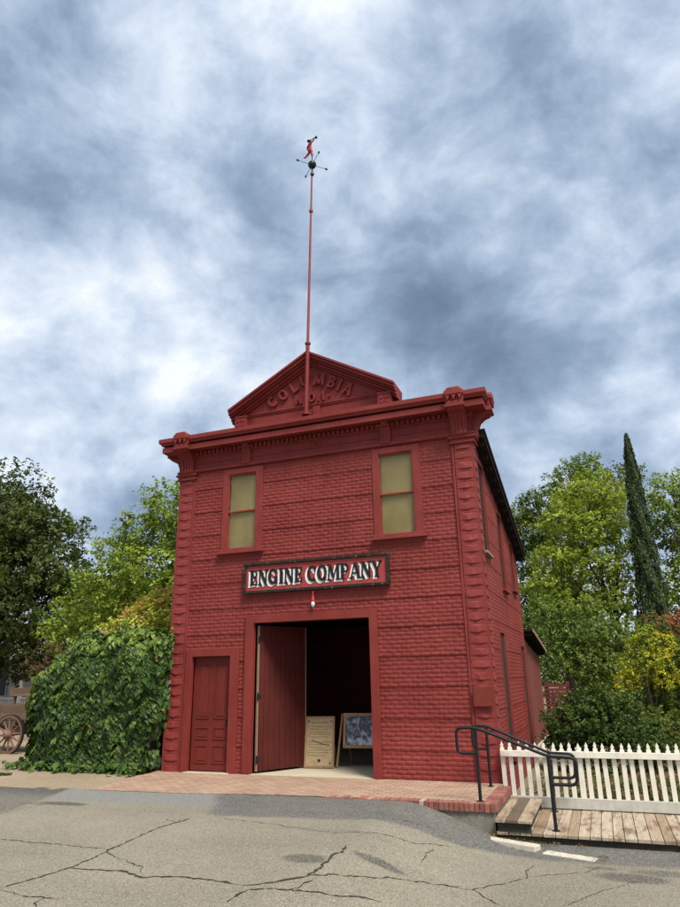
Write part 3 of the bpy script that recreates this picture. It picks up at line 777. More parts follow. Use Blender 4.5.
# big doorway and its open leaf
a, b, c, d = OP
mb = MB()
mb.box(a - .18, a, -.075, .14, 0.0, d + .16); mb.box(b, b + .15, -.075, .14, 0.0, d + .16); mb.box(a, b, -.075, .14, d, d + .157)
DW = mb.build('doorway', M['trim'], FH, bevel=.007)
mb = MB(); mb.box(a - .0, a + .0 + .03, .14, .17, 0.02, d)
hinge = Vector((a + .06, .06, 0)); ang = math.atan2(.93, .50)
Mt = Matrix.Translation(hinge) @ Matrix.Rotation(ang, 4, 'Z')
mb = MB(); wv = 1.14; n = 9
for k in range(n):
    mb.box(k * wv / n + .003, (k + 1) * wv / n - .003, -.024, .008, .05, d - .04, Mt)
mb.box(.01, wv - .01, .009, .03, .06, d - .05, Mt)
BD = mb.build('barn_door', M['barn'], DW, bevel=.004)
mb = MB()
mb.box(wv + .001, wv + .018, -.024, .03, .05, d - .04, Mt); mb.box(-.018, -.002, -.024, .03, .05, d - .04, Mt)
mb.build('edge_strip', M['edge'], BD)
for z in (.25, 1.35, 2.4):
    mb = MB(); mb.box(-.02, .06, -.030, -.0245, z - .03, z + .03, Mt); mb.tube([Mt @ Vector((-.02, -.03, z - .07)), Mt @ Vector((-.02, -.03, z + .07))], .014, 8)
    mb.build('hinge', M['iron'], BD)

# annex at the back
AN = thing('annex_shed', (-2.8, 8, -.3), 'low dark red board shed with sloping eave behind the engine house', 'shed')
M['annexw'] = wood('red_brown_boards', [(.15, .026, .02), (.20, .036, .026), (.12, .022, .017), (.23, .055, .038)], 'z', .8)
mb = MB(); y = 6.16
while y < 9.9:
    mb.box(-1.80, -1.74 - random.uniform(0, .012), y + .003, y + .177, -.02, 2.5 - (y - 6.16) * .1); y += .18
mb.box(-5.5, -1.805, 9.78, 9.9, -.3, 2.1)
mb.build('wall', M['annexw'], AN)
MB().box(-5.5, -1.70, 6.15, 9.95, -.5, -.02).build('foundation', M['curb'], AN)
mb = MB(); mb.prism([(6.14, 2.72), (10.1, 2.30), (10.1, 2.36), (6.14, 2.78)], lambda a, b, d: (d, a, b), -5.6, -1.52)
for k in range(8):
    yy = 6.2 + k * .52; zz = 2.72 - (yy - 6.14) * .106; mb.box(-1.80, -1.55, yy, yy + .06, zz - .11, zz - .012)
mb.build('roof', M['soffit'], AN)
mb = MB(); mb.prism([(6.14, 2.69), (10.12, 2.27), (10.12, 2.36), (6.14, 2.78)], lambda a, b, d: (d, a, b), -1.518, -1.498)
mb.build('fascia', paint('faded_fascia', (.22, .13, .09), (.30, .19, .13), .8, 4), AN)

# ------------------------------------------------------------------ things on the front
sg = thing('sign', (-4.99, -.05, 3.58), 'long red sign with black frame and black white-shaded letters above the big doorway', 'sign')
x0, x1, z0, z1 = -6.53, -3.45, 3.28, 3.89
MB().box(x0 + .06, x1 - .06, -.075, -.035, z0 + .06, z1 - .06).build('board', M['signred'], sg)
mb = MB(); t = .056
for q in ((x0, x1, z0, z0 + t), (x0, x1, z1 - t, z1), (x0, x0 + t, z0 + t, z1 - t), (x1 - t, x1, z0 + t, z1 - t)): mb.box(q[0], q[1], -.115, -.03, q[2], q[3])
mb.build('frame', M['signframe'], sg, bevel=.008)
h = .285; ws = .86; wE = text_width('ENGINE', True, .07); wC = text_width('COMPANY', True, .07)
tot = (wE + wC + .40) * h; ws = (2.78) / tot; zb = 3.44
mw_, mk_ = MB(), MB()
xe = put_text(mw_, 'ENGINE', x0 + .112, zb - .024, h, -.075, -.082, True, .07, ws, 1.3); put_text(mw_, 'COMPANY', x0 + .112 + (wE + .40) * h * ws, zb - .024, h, -.075, -.082, True, .07, ws, 1.3)
put_text(mk_, 'ENGINE', x0 + .155, zb + .010, h, -.075, -.098, True, .07, ws); put_text(mk_, 'COMPANY', x0 + .155 + (wE + .40) * h * ws, zb + .010, h, -.075, -.098, True, .07, ws)
mw_.build('letter_shading', M['signwhite'], sg); mk_.build('lettering', M['signblack'], sg)

lp = thing('wall_lamp', (-4.99, -.1, 3.2), 'small caged lamp hanging just under the engine company sign', 'lamp')
mb = MB(); mb.tube([(-4.99, -.02, 3.235), (-4.99, -.10, 3.235), (-4.99, -.115, 3.21), (-4.99, -.115, 3.15)], .013, 8); mb.lathe([(.012, .0), (.03, -.03), (.04, -.10), (.044, -.11)][::-1], (-4.99, -.115, 3.17), 12)
mb.build('holder', M['vane'], lp, smooth=True, autosmooth=40)
m_, nt_, b_, _ = new_mat('milk_glass'); b_.inputs['Base Color'].default_value = (.68, .68, .64, 1); b_.inputs['Roughness'].default_value = .15
mb = MB(); mb.lathe([(.005, -.115), (.022, -.10), (.038, -.065), (.036, -.03), (.028, .0)], (-4.99, -.115, 3.06), 12); mb.build('bulb', m_, lp, smooth=True)

pq = MB().box(-2.075, -1.725, -.105, -.088, 1.17, 1.48).build('wall_plate', M['plate'], None, (-1.91, -.07, 1.17), bevel=.004)
tag(pq, 'blank square brown-red plate fixed low on the right corner pilaster', 'plate')

# ------------------------------------------------------------------ flagpole
PX, PY = -5.03, -.345
FP = thing('flagpole', (PX, PY, 6.86), 'tall thin red flagpole with dark ball and running figure vane on the gable', 'flagpole')
tx = lambda z: PX + .12 * (z - 6.86) / 6.5
ty = lambda z: PY + .09 * (z - 6.86) / 6.5
mb = MB(); mb.tube([(tx(z), ty(z), z) for z in (6.84, 8.45, 8.5)], [.046, .042, .042], 12); mb.lathe([(.09, 0), (.09, .03), (.06, .05)], (PX, PY, 6.83), 12)
mb.lathe([(.05, -.03), (.062, -.02), (.062, .02), (.05, .03)], (tx(8.5), ty(8.5), 8.5), 12)
mb.build('lower_pole', M['cornice'], FP, smooth=True, autosmooth=40)
mb = MB(); mb.tube([(tx(z), ty(z), z) for z in (8.5, 10, 11.9, 13.3)], [.031, .027, .023, .018], 10); mb.lathe([(.03, -.04), (.045, -.03), (.045, .03), (.03, .04)], (tx(12.0), ty(12), 12.0), 10)
mb.build('upper_pole', M['pole'], FP, smooth=True, autosmooth=40)
bc = Vector((tx(13.36), ty(13.36), 13.36))
mb = MB(); mb.lathe([(.10 * math.sin(math.pi * i / 12) + .001, -.10 * math.cos(math.pi * i / 12)) for i in range(13)], bc, 18); mb.lathe([(.02, -.34), (.045, -.31), (.045, -.27), (.02, -.22), (.02, -.1)], bc, 10)
mb.build('ball', M['ball'], FP, smooth=True)
for th, hl in ((45, .37), (135, .42)):
    mb = MB(); dr = Vector((math.cos(R(th)), math.sin(R(th)), 0))
    mb.tube([bc - dr * hl, bc + dr * hl], .006, 6)
    for s in (-1, 1):
        e = bc + dr * hl * s
        mb.tube([e - dr * .035 * s, e + dr * .01 * s, e + dr * .045 * s], [.012, .022, .003], 8)
        mb.box(e.x - .012, e.x + .012, e.y - .012, e.y + .012, e.z - .025, e.z + .032)
    mb.build('direction_rod', M['iron'], FP)
MB().tube([bc + Vector((0, 0, .1)), bc + Vector((0, 0, .285))], .012, 8).build('spindle', M['iron'], FP)
def skin_figure(name, joints, edges, radii, mat, parent):
    me = bpy.data.meshes.new(name); me.from_pydata(joints, edges, []); me.materials.append(mat)
    o = bpy.data.objects.new(name, me); COL.objects.link(o); o.parent = parent
    sk = o.modifiers.new('skin', 'SKIN'); sk.use_smooth_shade = True
    me.skin_vertices.new() if not me.skin_vertices else None
    for i, r in enumerate(radii): me.skin_vertices[0].data[i].radius = (r, r)
    me.skin_vertices[0].data[0].use_root = True
    ss = o.modifiers.new('sub', 'SUBSURF'); ss.levels = 1; ss.render_levels = 2
    return o
# running figure of the vane: standing leg on the spindle, trailing leg, blowing a horn to the right (local to the flagpole)
fo = bc - Vector((PX, PY, 6.86)) + Vector((-.015, 0, .27))
k = .98
J = [(-.02, 0, .21), (-.045, 0, .30), (-.05, 0, .37), (-.055, .0, .40), (-.06, 0, .455),       # pelvis, waist, chest, neck, head
     (.015, -.03, .12), (.01, -.03, .0), (.06, -.03, -.005),                                    # standing leg
     (-.09, .03, .13), (-.19, .03, .03), (-.23, .03, .06),                                      # trailing leg
     (.0, -.045, .37), (.06, -.05, .41), (.10, -.04, .44),                                      # raised arm
     (-.13, .04, .33), (-.11, .05, .24), (-.06, .03, .25)]                                      # bent arm
E_ = [(0, 1), (1, 2), (2, 3), (3, 4), (0, 5), (5, 6), (6, 7), (0, 8), (8, 9), (9, 10), (2, 11), (11, 12), (12, 13), (2, 14), (14, 15), (15, 16)]
Rd = [.042, .04, .05, .02, .036, .03, .02, .014, .03, .02, .014, .024, .017, .014, .024, .018, .015]
skin_figure('vane_figure', [tuple(fo + Vector((x * k, y * k, z * k))) for x, y, z in J], E_, [r * k for r in Rd], M['vane'], FP)
mb = MB(); hb = bc + Vector((-.015, 0, .27))
mb.tube([hb + Vector((-.02 * k, -.04, .46 * k)), hb + Vector((.10 * k, -.05, .475 * k)), hb + Vector((.17 * k, -.05, .49 * k))], [.008, .014, .04], 10)
mb.lathe([(.05, .0), (.05, .008), (.03, .012), (.028, .03), (.004, .04)], hb + Vector((-.067, 0, .487 * k)), 12)
mb.build('horn', M['iron'], FP)

# ------------------------------------------------------------------ boards inside the doorway
def paper(name, base, ink):
    m, nt, b, _ = new_mat(name)
    n = noise_tex(nt, 4, 6, .65, objco(nt))
    L(nt, mix(nt, ramp(nt, n, [(.35, 0.), (.7, 1.)]).outputs[0], base, ink), b.inputs['Base Color']); b.inputs['Roughness'].default_value = .7
    return m
M['ply'] = wood('pale_plywood', [(.40, .29, .155), (.45, .33, .18)], 'x', .7)
M['tan'] = wood('tan_frame_wood', [(.30, .17, .075), (.36, .21, .10)], 'z', .65)
M['ink'] = plain('brown_ink', (.085, .05, .024), .8)
def lean(x, y, z, rx, rz): return Matrix.Translation((x, y, z)) @ Matrix.Rotation(R(rz), 4, 'Z') @ Matrix.Rotation(R(rx), 4, 'X')
nb = thing('notice_board', (-5.36, 1.08, .012), 'pale wooden notice board with rows of writing leaning inside the doorway', 'notice board')
Mx = lean(-5.36, 1.02, .02, -9, 8)
w2, hh = .30, .93
MB().box(-w2, w2, -.012, .012, 0, hh, Mx).build('panel', M['ply'], nb)
mb = MB(); t = .035
for q in ((-w2, w2, 0, t), (-w2, w2, hh - t, hh), (-w2, -w2 + t, t, hh - t), (w2 - t, w2, t, hh - t)): mb.box(q[0], q[1], -.024, -.0125, q[2], q[3], Mx)
mb.build('frame', M['tan'], nb, bevel=.003)
mb = MB()
for s in (-1, 1):
    mb = MB(); p0 = Mx @ Vector((s * .2, .03, .85)); mb.tube([(p0.x, p0.y + .33, .02), p0], .016, 6); mb.build('rear_leg', M['tan'], nb)
def scrawl(z, x0, x1, hgt, seed):
    mb = MB(); r = random.Random(seed); x = x0
    while x < x1:
        wd = r.uniform(.02, .06)
        xx = x
        while xx < min(x + wd, x1):
            mb.box(xx, xx + .005, -.0146, -.0122, z - hgt * r.uniform(.2, .5), z + hgt * r.uniform(.2, .5), Mx); xx += .0105
        x += wd + .014
    mb.build('text_line', M['ink'], nb)
scrawl(.815, -.17, .17, .034, 1)
for i in range(12):
    z = .74 - i * .047
    if i != 5: scrawl(z, -.23, .23 - (i % 3) * .05, .016, i + 5)
mb = MB()
pts = [(-.16, .50), (-.05, .46), (.08, .42), (.2, .40)]
for (xa, za), (xb, zb2) in zip(pts[:-1], pts[1:]): mb.tube([Mx @ Vector((xa, -.015, za)), Mx @ Vector((xb, -.015, zb2))], .006, 5)
mb.build('scratch', M['ink'], nb)
for xx, zz, rr in ((.0, .13, .026), (.22, .085, .016), (-.23, .84, .014), (.23, .84, .014)):
    mb = MB(); mb.tube([Mx @ Vector((xx, -.010, zz)), Mx @ Vector((xx, -.022, zz))], rr, 10); mb.build('emblem' if xx == 0 else 'bolt', M['signblack'], nb)

pb = thing('picture_easel', (-4.55, 1.3, .012), 'wooden easel holding a framed black and white photograph inside the doorway', 'easel')
def photo():
    m, nt, b, _ = new_mat('old_photograph')
    co = objco(nt)
    n = noise_tex(nt, 7, 8, .68, objco(nt, (1, 1, .8)), 1.2)
    sz = N(nt, 'ShaderNodeSeparateXYZ'); L(nt, co, sz.inputs[0])
    g = N(nt, 'ShaderNodeMath', operation='MULTIPLY_ADD'); L(nt, sz.outputs[2], g.inputs[0]); g.inputs[1].default_value = -.25; L(nt, n, g.inputs[2])
    c = ramp(nt, g.outputs[0], [(.20, (.012, .013, .015)), (.30, (.03, .032, .038)), (.37, (.20, .21, .245)), (.50, (.46, .475, .53))])
    L(nt, c.outputs[0], b.inputs['Base Color']); b.inputs['Roughness'].default_value = .3; return m
Mx = lean(-4.5, 1.18, .02, -10, 4)
MB().box(-.37, .37, -.015, .0, .40, .93, Mx).build('photograph', photo(), pb)
mb = MB()
for q in ((-.42, .42, .345, .40), (-.42, .42, .93, .985), (-.42, -.37, .40, .93), (.37, .42, .40, .93)): mb.box(q[0], q[1], -.03, .01, q[2], q[3], Mx)
mb.build('frame', M['tan'], pb, bevel=.004)
for s in (-1, 1):
    mb = MB(); p0 = Mx @ Vector((s * .45, -.01, .98)); p1 = Mx @ Vector((s * .53, -.02, 0)); mb.tube([p1, p0], .021, 6); mb.build('leg', M['tan'], pb)
for s in (-1, 1):
    mb = MB(); p0 = Mx @ Vector((s * .40, .03, .97)); p1 = Vector((p0.x + s * .05, p0.y + .45, .02)); mb.tube([p1, p0], .018, 6); mb.build('leg', M['tan'], pb)
bxo = MB().box(-5.86, -5.66, 1.05, 1.25, .013, .10).build('door_block', M['concrete'], None, (-5.76, 1.15, .013), bevel=.01)
tag(bxo, 'small grey block on the floor by the open barn door', 'block')

# ================================================================== GROUND
def grid_sheet(name, xs, ys, zfun, mat, attrs=None, kind='structure', mask=None):
    X, Y = np.meshgrid(xs, ys, indexing='ij'); Z = zfun(X, Y)
    v = np.stack([X, Y, Z], -1).reshape(-1, 3); ids = np.arange(X.size).reshape(X.shape)
    q = np.stack([ids[:-1, :-1], ids[1:, :-1], ids[1:, 1:], ids[:-1, 1:]], -1)
    if mask is not None:
        k = mask((X[:-1, :-1] + X[1:, 1:]) / 2, (Y[:-1, :-1] + Y[1:, 1:]) / 2); q = q[k]
    else: q = q.reshape(-1, 4)
    o = np_mesh(name, v, q.reshape(-1, 4), mat, smooth=True, kind=kind)
    for an, f in (attrs or {}).items():
        at = o.data.attributes.new(an, 'FLOAT', 'POINT'); at.data.foreach_set('value', f(X, Y).astype(np.float32).ravel())
    return o
far = lambda a, b, n: np.concatenate([a - np.geomspace(1, 400, 14)[::-1] - 0, n, b + np.geomspace(1, 400, 14)])
grid_sheet('ground', far(-9, 5, np.arange(-9, 5.01, .5)), far(-13, 14, np.arange(-13, 14.01, .5)), lambda x, y: zf(x, np.minimum(y, 0)) * np.where(y > -99, 1, 1) - .025 + .0 * x, M['terrain'])

AF_x = [-60, -8.5, -6.6, -5.4, -3.8, -1.6, -1.55, 60]; AF_y = [-2.35, -2.25, -2.2, -2.02, -1.9, -1.86, -1.86, -1.86]
def yfront(x): return np.interp(x, AF_x, AF_y)
def fbm2(x, y, s=1., seed=0):
    r = np.random.default_rng(seed); o = 0
    for k in range(5):
        a, b, c, d = r.normal(0, 1.8 ** k * s, 4); p, q = r.uniform(0, 6, 2)
        o = o + (np.sin(a * x + b * y + p) + np.sin(c * x + d * y + q)) / (1.6 ** k)
    return o / 4
def soft(d, w_=.05): return sstep(-w_, w_, d)
def patch(x, y):
    yb = np.interp(x, [-5.4, -4.9, -3.6, -2.1, -1.5, -.3, .6, 6], [-3.3, -3.52, -3.36, -3.02, -2.62, -2.70, -2.62, -2.6]) + .05 * fbm2(x, y, 2, 3)
    xl = -5.1 + (y + 3.5) * -.45 + .12 * fbm2(x, y, 3, 4)
    return soft(y - yb + .05 * fbm2(x, y, 9, 15), .07) * soft(x - xl, .10) * (.86 + .14 * fbm2(x, y, 3, 16))
def old(x, y):
    xl = np.interp(y, [-9, -4.2, -2.2], [-6.4, -7.86, -8.5]) + .05 * fbm2(x, y, 2, 6)
    return soft(xl - x) * (.55 + .4 * sstep(-3.1, -2.5, y))
def greyslab(x, y):
    yb = np.interp(x, [-9, -7.6, -5.2, -4.5], [-3.1, -3.02, -3.05, -3.4]) + .06 * fbm2(x, y, 2, 8)
    return soft(y - yb, .12) * .85 * (1 - sstep(-5.2, -4.7, x))
def stain(x, y):
    o = 0
    for cx, cy, rx, ry, a, s in ((-7.6, -3.31, .55, .12, 0, .95), (-2.34, -4.62, .30, .10, 5, .85), (-2.95, -5.13, .22, .16, 9, .8), (.0, -3.17, .42, .17, 7, .8), (.5, -2.9, .45, .14, 8, .6), (-.3, -2.87, .2, .07, 3, .6),
                              (-8.05, -3.42, .3, .06, 2, .6), (-3.0, -3.9, .8, .10, 12, .15), (.95, -3.5, .5, .2, 13, .5)):
        d = ((x - cx) / rx) ** 2 + ((y - cy) / ry) ** 2
        o = np.maximum(o, s * sstep(1.25, .55, d + .38 * fbm2(x, y, 5, 20 + a)))
    return o
rx = np.concatenate([-9.5 - np.geomspace(.3, 60, 16)[::-1], np.arange(-9.5, 2.01, .05), 2 + np.geomspace(.3, 60, 16)])
ryy = np.concatenate([[-40, -25, -16, -12, -10, -8.5], np.arange(-7.6, -1.49, .05)])
grid_sheet('road', rx, ryy, lambda x, y: zf(x, y) + .012 * fbm2(x, y, .6, 2) * sstep(-2.4, -3.2, y), M['asphalt'], dict(patch=patch, old=old, greyslab=greyslab, stain=stain),
           mask=lambda x, y: (y < yfront(x) + .09) | ((x > -1.55) & (y < -1.5)))
def zroad(x, y): return zf(x, y) + .012 * fbm2(x, y, .6, 2) * sstep(-2.4, -3.2, y)

# dirt yard at the left, brick apron in front
grid_sheet('dirt_yard', np.concatenate([[-60, -40, -25, -18], np.arange(-14, -7.6, .125)]), np.concatenate([np.arange(-2.45, 3, .12), [4, 6, 8, 12, 20]]), lambda x, y: -.012 + .016 * sstep(-8.3, -8.9, x) + (.02 * sstep(-2.3, -1.2, y) + .012 * fbm2(x, y, 1.3, 5) * sstep(-2.2, -1., y)) * sstep(-8.5, -9.5, x), M['dirt'], mask=lambda x, y: y > yfront(x) + .04 * fbm2(x, y, 4, 6) - .03)
grid_sheet('brick_pavement', np.arange(-8.42, -1.66, .04), np.arange(-2.35, .03, .04), lambda x, y: .009 + .004 * fbm2(x, y, 1.4, 9) - .003 * sstep(-.9, -2.2, y) * sstep(-4, -6, x), M['pave'],
           mask=lambda x, y: (y > yfront(x) + .05) & (x > -8.36 + .28 * np.clip((-y - .3) / 1.9, 0, 1) + .07 * fbm2(x, y, 5, 12)))
# edging bricks where the apron stands above the falling road, on a concrete base
mb = MB(); x = -4.1
while x < -1.62:
    yy = float(yfront(x)); wd = .062
    mb.box(x, x + wd, yy - .01 + random.uniform(-.004, .004), yy + .19, -.095 + random.uniform(-.004, .004), .012 + random.uniform(-.003, .003)); x += .07
y = -1.80
while y < -.32:
    mb.box(-1.76, -1.565 + random.uniform(-.004, .004), y, y + .062, -.095, .0115 + random.uniform(-.003, .003)); y += .07
mb.build('pavement_edging', M['edgebrick'], kind='structure', bevel=.005)
mb = MB()
mb.box(-4.1, -1.60, -1.845, -1.70, -.6, -.0955); mb.box(-1.74, -1.59, -1.695, -.04, -.6, -.0955); mb.box(-4.1, -1.70, -1.64, -.5, -.3, -.012)
mb.build('pavement_base', paint('grimy_concrete', (.15, .135, .11), (.23, .205, .165), .9, 3, (.09, .08, .06), 50, .6, .01), kind='structure')
# fine cracks, real width ribbons lying in the surface
CRACKS = [([(-5.076, -6.778), (-5.009, -6.514), (-4.946, -6.09), (-4.964, -5.798), (-5.041, -5.409), (-5.096, -5.013), (-5.157, -4.572), (-5.156, -3.743)], 0.022), ([(-6.611, -5.353), (-5.723, -5.385), (-5.101, -5.383)], 0.014), ([(-4.927, -6.085), (-4.414, -6.035), (-4.086, -6.103), (-3.674, -6.01), (-3.393, -6.05), (-3.083, -6.076)], 0.03), ([(-5.101, -5.383), (-4.743, -5.653), (-4.279, -5.889), (-4.164, -6.027)], 0.01), ([(-3.083, -6.076), (-2.888, -5.896), (-2.717, -5.638), (-2.728, -5.212), (-2.724, -4.936), (-2.712, -4.48)], 0.028), ([(-2.717, -5.638), (-2.344, -5.193), (-2.008, -4.719), (-1.627, -4.217)], 0.016), ([(-3.001, -6.517), (-3.034, -6.317), (-3.017, -6.144), (-2.7, -6.05), (-2.375, -5.827), (-2.044, -5.51)], 0.022), ([(-2.7, -6.05), (-2.628, -5.619)], 0.018), ([(-5.029, -6.822), (-4.668, -6.906), (-4.351, -6.834)], 0.016), ([(-4.507, -6.856), (-4.393, -7.078)], 0.014), ([(-1.783, -4.427), (-1.515, -4.178), (-1.229, -3.719), (-1.07, -3.467), (-1.082, -3.181), (-1.033, -2.951)], 0.013), ([(-1.515, -4.178), (-1.168, -4.553)], 0.014), ([(-4.779, -3.639), (-4.042, -3.805), (-3.056, -3.999), (-2.293, -3.616), (-1.918, -3.114)], 0.01), ([(-2.063, -4.066), (-2.063, -3.412)], 0.008), ([(-7.842, -4.211), (-7.924, -3.79), (-7.799, -3.357)], 0.01), ([(-5.546, -6.342), (-5.35, -6.353), (-5.266, -6.258)], 0.008), ([(-0.655, -4.37), (-0.399, -3.861), (0.089, -3.223)], 0.008), ([(-1.07, -3.467), (-0.464, -3.077), (-0.255, -2.761)], 0.008), ([(-5.536, -3.848), (-5.2, -4.008), (-5.293, -3.649)], 0.008), ([(-3.885, -2.991), (-2.939, -3.131), (-2.165, -2.681)], 0.006)]
mb = MB()
rr = random.Random(4)
for pts, wd in CRACKS:
    P = []
    for (xa, ya), (xb, yb) in zip(pts[:-1], pts[1:]):
        n = max(2, int(math.hypot(xb - xa, yb - ya) / .035))
        for i in range(n): P.append((xa + (xb - xa) * i / n, ya + (yb - ya) * i / n))
    P.append(pts[-1]); off = 0; row = []
    for i, (xx, yy) in enumerate(P):
        off = off * .85 + rr.gauss(0, .010); dx, dy = (P[min(i + 1, len(P) - 1)][0] - P[max(i - 1, 0)][0], P[min(i + 1, len(P) - 1)][1] - P[max(i - 1, 0)][1])
        ln = math.hypot(dx, dy) or 1; nx, ny = -dy / ln, dx / ln
        wv = 1.05 * wd * rr.uniform(.15, 1.35) * min(1, .25 + min(i, len(P) - 1 - i) / 5)
        for s in (-1, 1):
            px_, py_ = xx + nx * (off + s * wv / 2), yy + ny * (off + s * wv / 2)
            row.append((px_, py_, float(zroad(px_, py_)) + .004))
    n = len(P); mb.add(row, [(2 * i, 2 * i + 1, 2 * i + 3, 2 * i + 2) for i in range(n - 1)])
mb.build('road_cracks', M['crack'], kind='structure')

# weeds in the cracks
def tufts(name, spots, size, cols, label, cat):
    V, F, C_ = [], [], []
    r = np.random.default_rng(5)
    for (x, y, z, n) in spots:
        for k in range(n):
            a = r.uniform(0, 6.28); ln = size * r.uniform(.5, 1.2); bx_, by_ = x + r.normal(0, .05), y + r.normal(0, .04)
            t = np.array([math.cos(a) * ln * .7, math.sin(a) * ln * .7, ln * .55]); s = np.array([-math.sin(a), math.cos(a), 0]) * ln * .16
            b0 = np.array([bx_, by_, z]); i = len(V)
            V += [b0 - s * .3, b0 + t * .5 + s + [0, 0, .01], b0 + t, b0 + t * .5 - s + [0, 0, .012]]; F.append((i, i + 1, i + 2, i + 3))
            C_.append(np.array(cols[r.integers(len(cols))]) * r.uniform(.8, 1.2))
    o = np_mesh(name, np.array(V), np.array(F), M['leaf'], col=np.array(C_), origin=(spots[0][0], spots[0][1], spots[0][2]))
    if label: tag(o, label, cat)
    return o

# ------------------------------------------------------------------ boardwalk, step, kerbs
mb = MB(); x = -1.585
while x < 4.4:
    wd = random.uniform(.13, .155)
    mb.box(x + .004, x + wd - .004, -1.90 + random.uniform(-.012, .012), .02, -.342 + random.uniform(-.003, .003), -.30 + random.uniform(-.004, .004)); x += wd
mb.build('boardwalk', M['deck'], kind='structure', bevel=.004)
mb = MB(); mb.box(-1.57, 4.4, -1.86, -1.82, -.45, -.345); mb.box(-1.57, 4.4, -.2, -.16, -.5, -.346)
mb.build('boardwalk_joist', M['barkdark'], kind='structure')
st = thing('wooden_step', (-1.34, -1.05, -.3), 'low weathered plank step between the brick pavement and the boardwalk', 'step')
for k, (x0, x1) in enumerate(((-1.585, -1.455), (-1.447, -1.30), (-1.292, -1.115))):
    MB().box(x0, x1, -1.96, -.22, -.19, -.15 - .002 * k).build('plank', [M['deck'], wood('dark_worn_plank', [(.12, .085, .055)], 'y', .85), M['deck']][k], st, bevel=.005)
mb = MB(); mb.box(-1.56, -1.13, -1.91, -1.87, -.299, -.192); mb.box(-1.56, -1.13, -.32, -.28, -.299, -.192); mb.box(-1.20, -1.16, -1.86, -.33, -.299, -.193)
mb.build('bearer', M['barkdark'], st)
for lab, (xa, ya), (xb, yb) in (('worn white concrete kerb bar below the wooden step, left one', (-1.76, -1.98), (-1.03, -2.27)), ('worn white concrete kerb bar before the boardwalk, right one', (-.95, -2.33), (-.35, -2.54))):
    mb = MB(); d = Vector((xb - xa, yb - ya, 0)); ln = d.length; za, zb_ = float(zf(xa, ya)), float(zf(xb, yb))
    Mk = Matrix.Translation((xa, ya, (za + zb_) / 2 - .03)) @ Matrix.Rotation(math.atan2(d.y, d.x), 4, 'Z')
    n = 9
    vs = []; 
    for i in range(n + 1):
        j = lambda s=.006: random.uniform(-s, s)
        vs += [Mk @ Vector((ln * i / n, yy + j(.003), zz + j(.003))) for yy, zz in ((-.085, -.03), (-.075, .042), (.075, .045), (.085, -.03))]
    mb.add(vs, [(4 * i + k, 4 * i + 4 + k, 4 * i + 4 + (k + 1) % 4, 4 * i + (k + 1) % 4) for i in range(n) for k in range(4)] + [(0, 1, 2, 3), (4 * n + 3, 4 * n + 2, 4 * n + 1, 4 * n)])
    o = mb.build('kerb_bar', M['curb'], None, (xa, ya, za), bevel=.012); tag(o, lab, 'kerb', 'white kerb bars on the road edge')

# ------------------------------------------------------------------ handrails
def fillet(pts, r, n=5):
    out = [Vector(pts[0])]
    for i in range(1, len(pts) - 1):
        p, a, b = Vector(pts[i]), Vector(pts[i - 1]), Vector(pts[i + 1])
        u, v = (a - p), (b - p); k = min(r, u.length * .49, v.length * .49); s, e = p + u.normalized() * k, p + v.normalized() * k
        for t in np.linspace(0, 1, n + 1): out.append(s * (1 - t) ** 2 + p * 2 * t * (1 - t) + e * t * t)
    out.append(Vector(pts[-1])); return out
def handrail(y, xs, zs, label):
    """xs: loop end, post 1, post 2, loop end; zs: top left, top right"""
    (xa, xp, xq, xb), (zt, zr), dy = xs, zs, .015
    g = thing('handrail', (xp, y, 0), label, 'handrail', 'black pipe handrails beside the step')
    mb = MB()
    mb.tube(fillet([(xp, y, zt - .335), (xa, y, zt - .335), (xa, y, zt), (xp + .02, y, zt), (xq, y, zr), (xb, y, zr - .015), (xb - .02, y, zr - .345), (xq, y, zr - .345)], .085), .0215, 10)
    mb.build('rail', M['black'], g, smooth=True, autosmooth=50)
    for xx, z0, z1 in ((xp, .005, zt - .005), (xq, -.302, zr - .005)):
        mb = MB(); mb.tube([(xx - (.0 if xx == xp else .0), y, z0), (xx, y, z1)], .0235, 10); mb.lathe([(.05, 0), (.05, .012), (.03, .016)], (xx, y, z0), 12)
        mb.build('post', M['black'], g, smooth=True, autosmooth=50)
handrail(-1.70, (-2.075, -1.80, -.835, -.475), (.95, .60), 'near black pipe handrail with end loops, standing at the road side')
handrail(-.36, (-2.09, -1.86, -.93, -.56), (.885, .51), 'far black pipe handrail with end loops, standing by the picket fence')

# ------------------------------------------------------------------ picket fence
PF = thing('picket_fence', (.5, -.12, -.3), 'white pointed picket fence with kickboard behind the boardwalk', 'fence')
def picket_mesh():
    mb = MB(); w_ = .034; t = .018
    o = [(-w_, 0), (w_, 0), (w_, .835), (w_ * 1.0, .84), (.017, .868), (.026, .888), (0, .945), (-.026, .888), (-.017, .868), (-w_, .84)]
    mb.prism(o, lambda a, b, d: (a, d, b), 0, t)
    return mb
first = None; x = -1.665
while x < 3.3:
    j = random.uniform(-.006, .006)
    if first is None:
        first = picket_mesh().build('picket', M['white'], PF, bevel=.003); o = first
    else:
        o = first.copy(); COL.objects.link(o); o.parent = PF
    o.location = (x - .5, -.008, random.uniform(-.012, .012)); o.rotation_euler = (random.uniform(-.01, .004), random.uniform(-.016, .016), 0)
    x += .127 + j
MB().box(-1.70, 3.3, -.178, -.13, .425, .515).build('rail', M['white'], PF, bevel=.004)
MB().box(-1.62, 3.3, -.176, -.131, -.285, -.135).build('kickboard', M['kick'], PF, bevel=.004)
for xx in (-.55, 1.85): MB().box(xx, xx + .09, -.10, -.01, -.45, .56).build('post', M['white'], PF, bevel=.004)

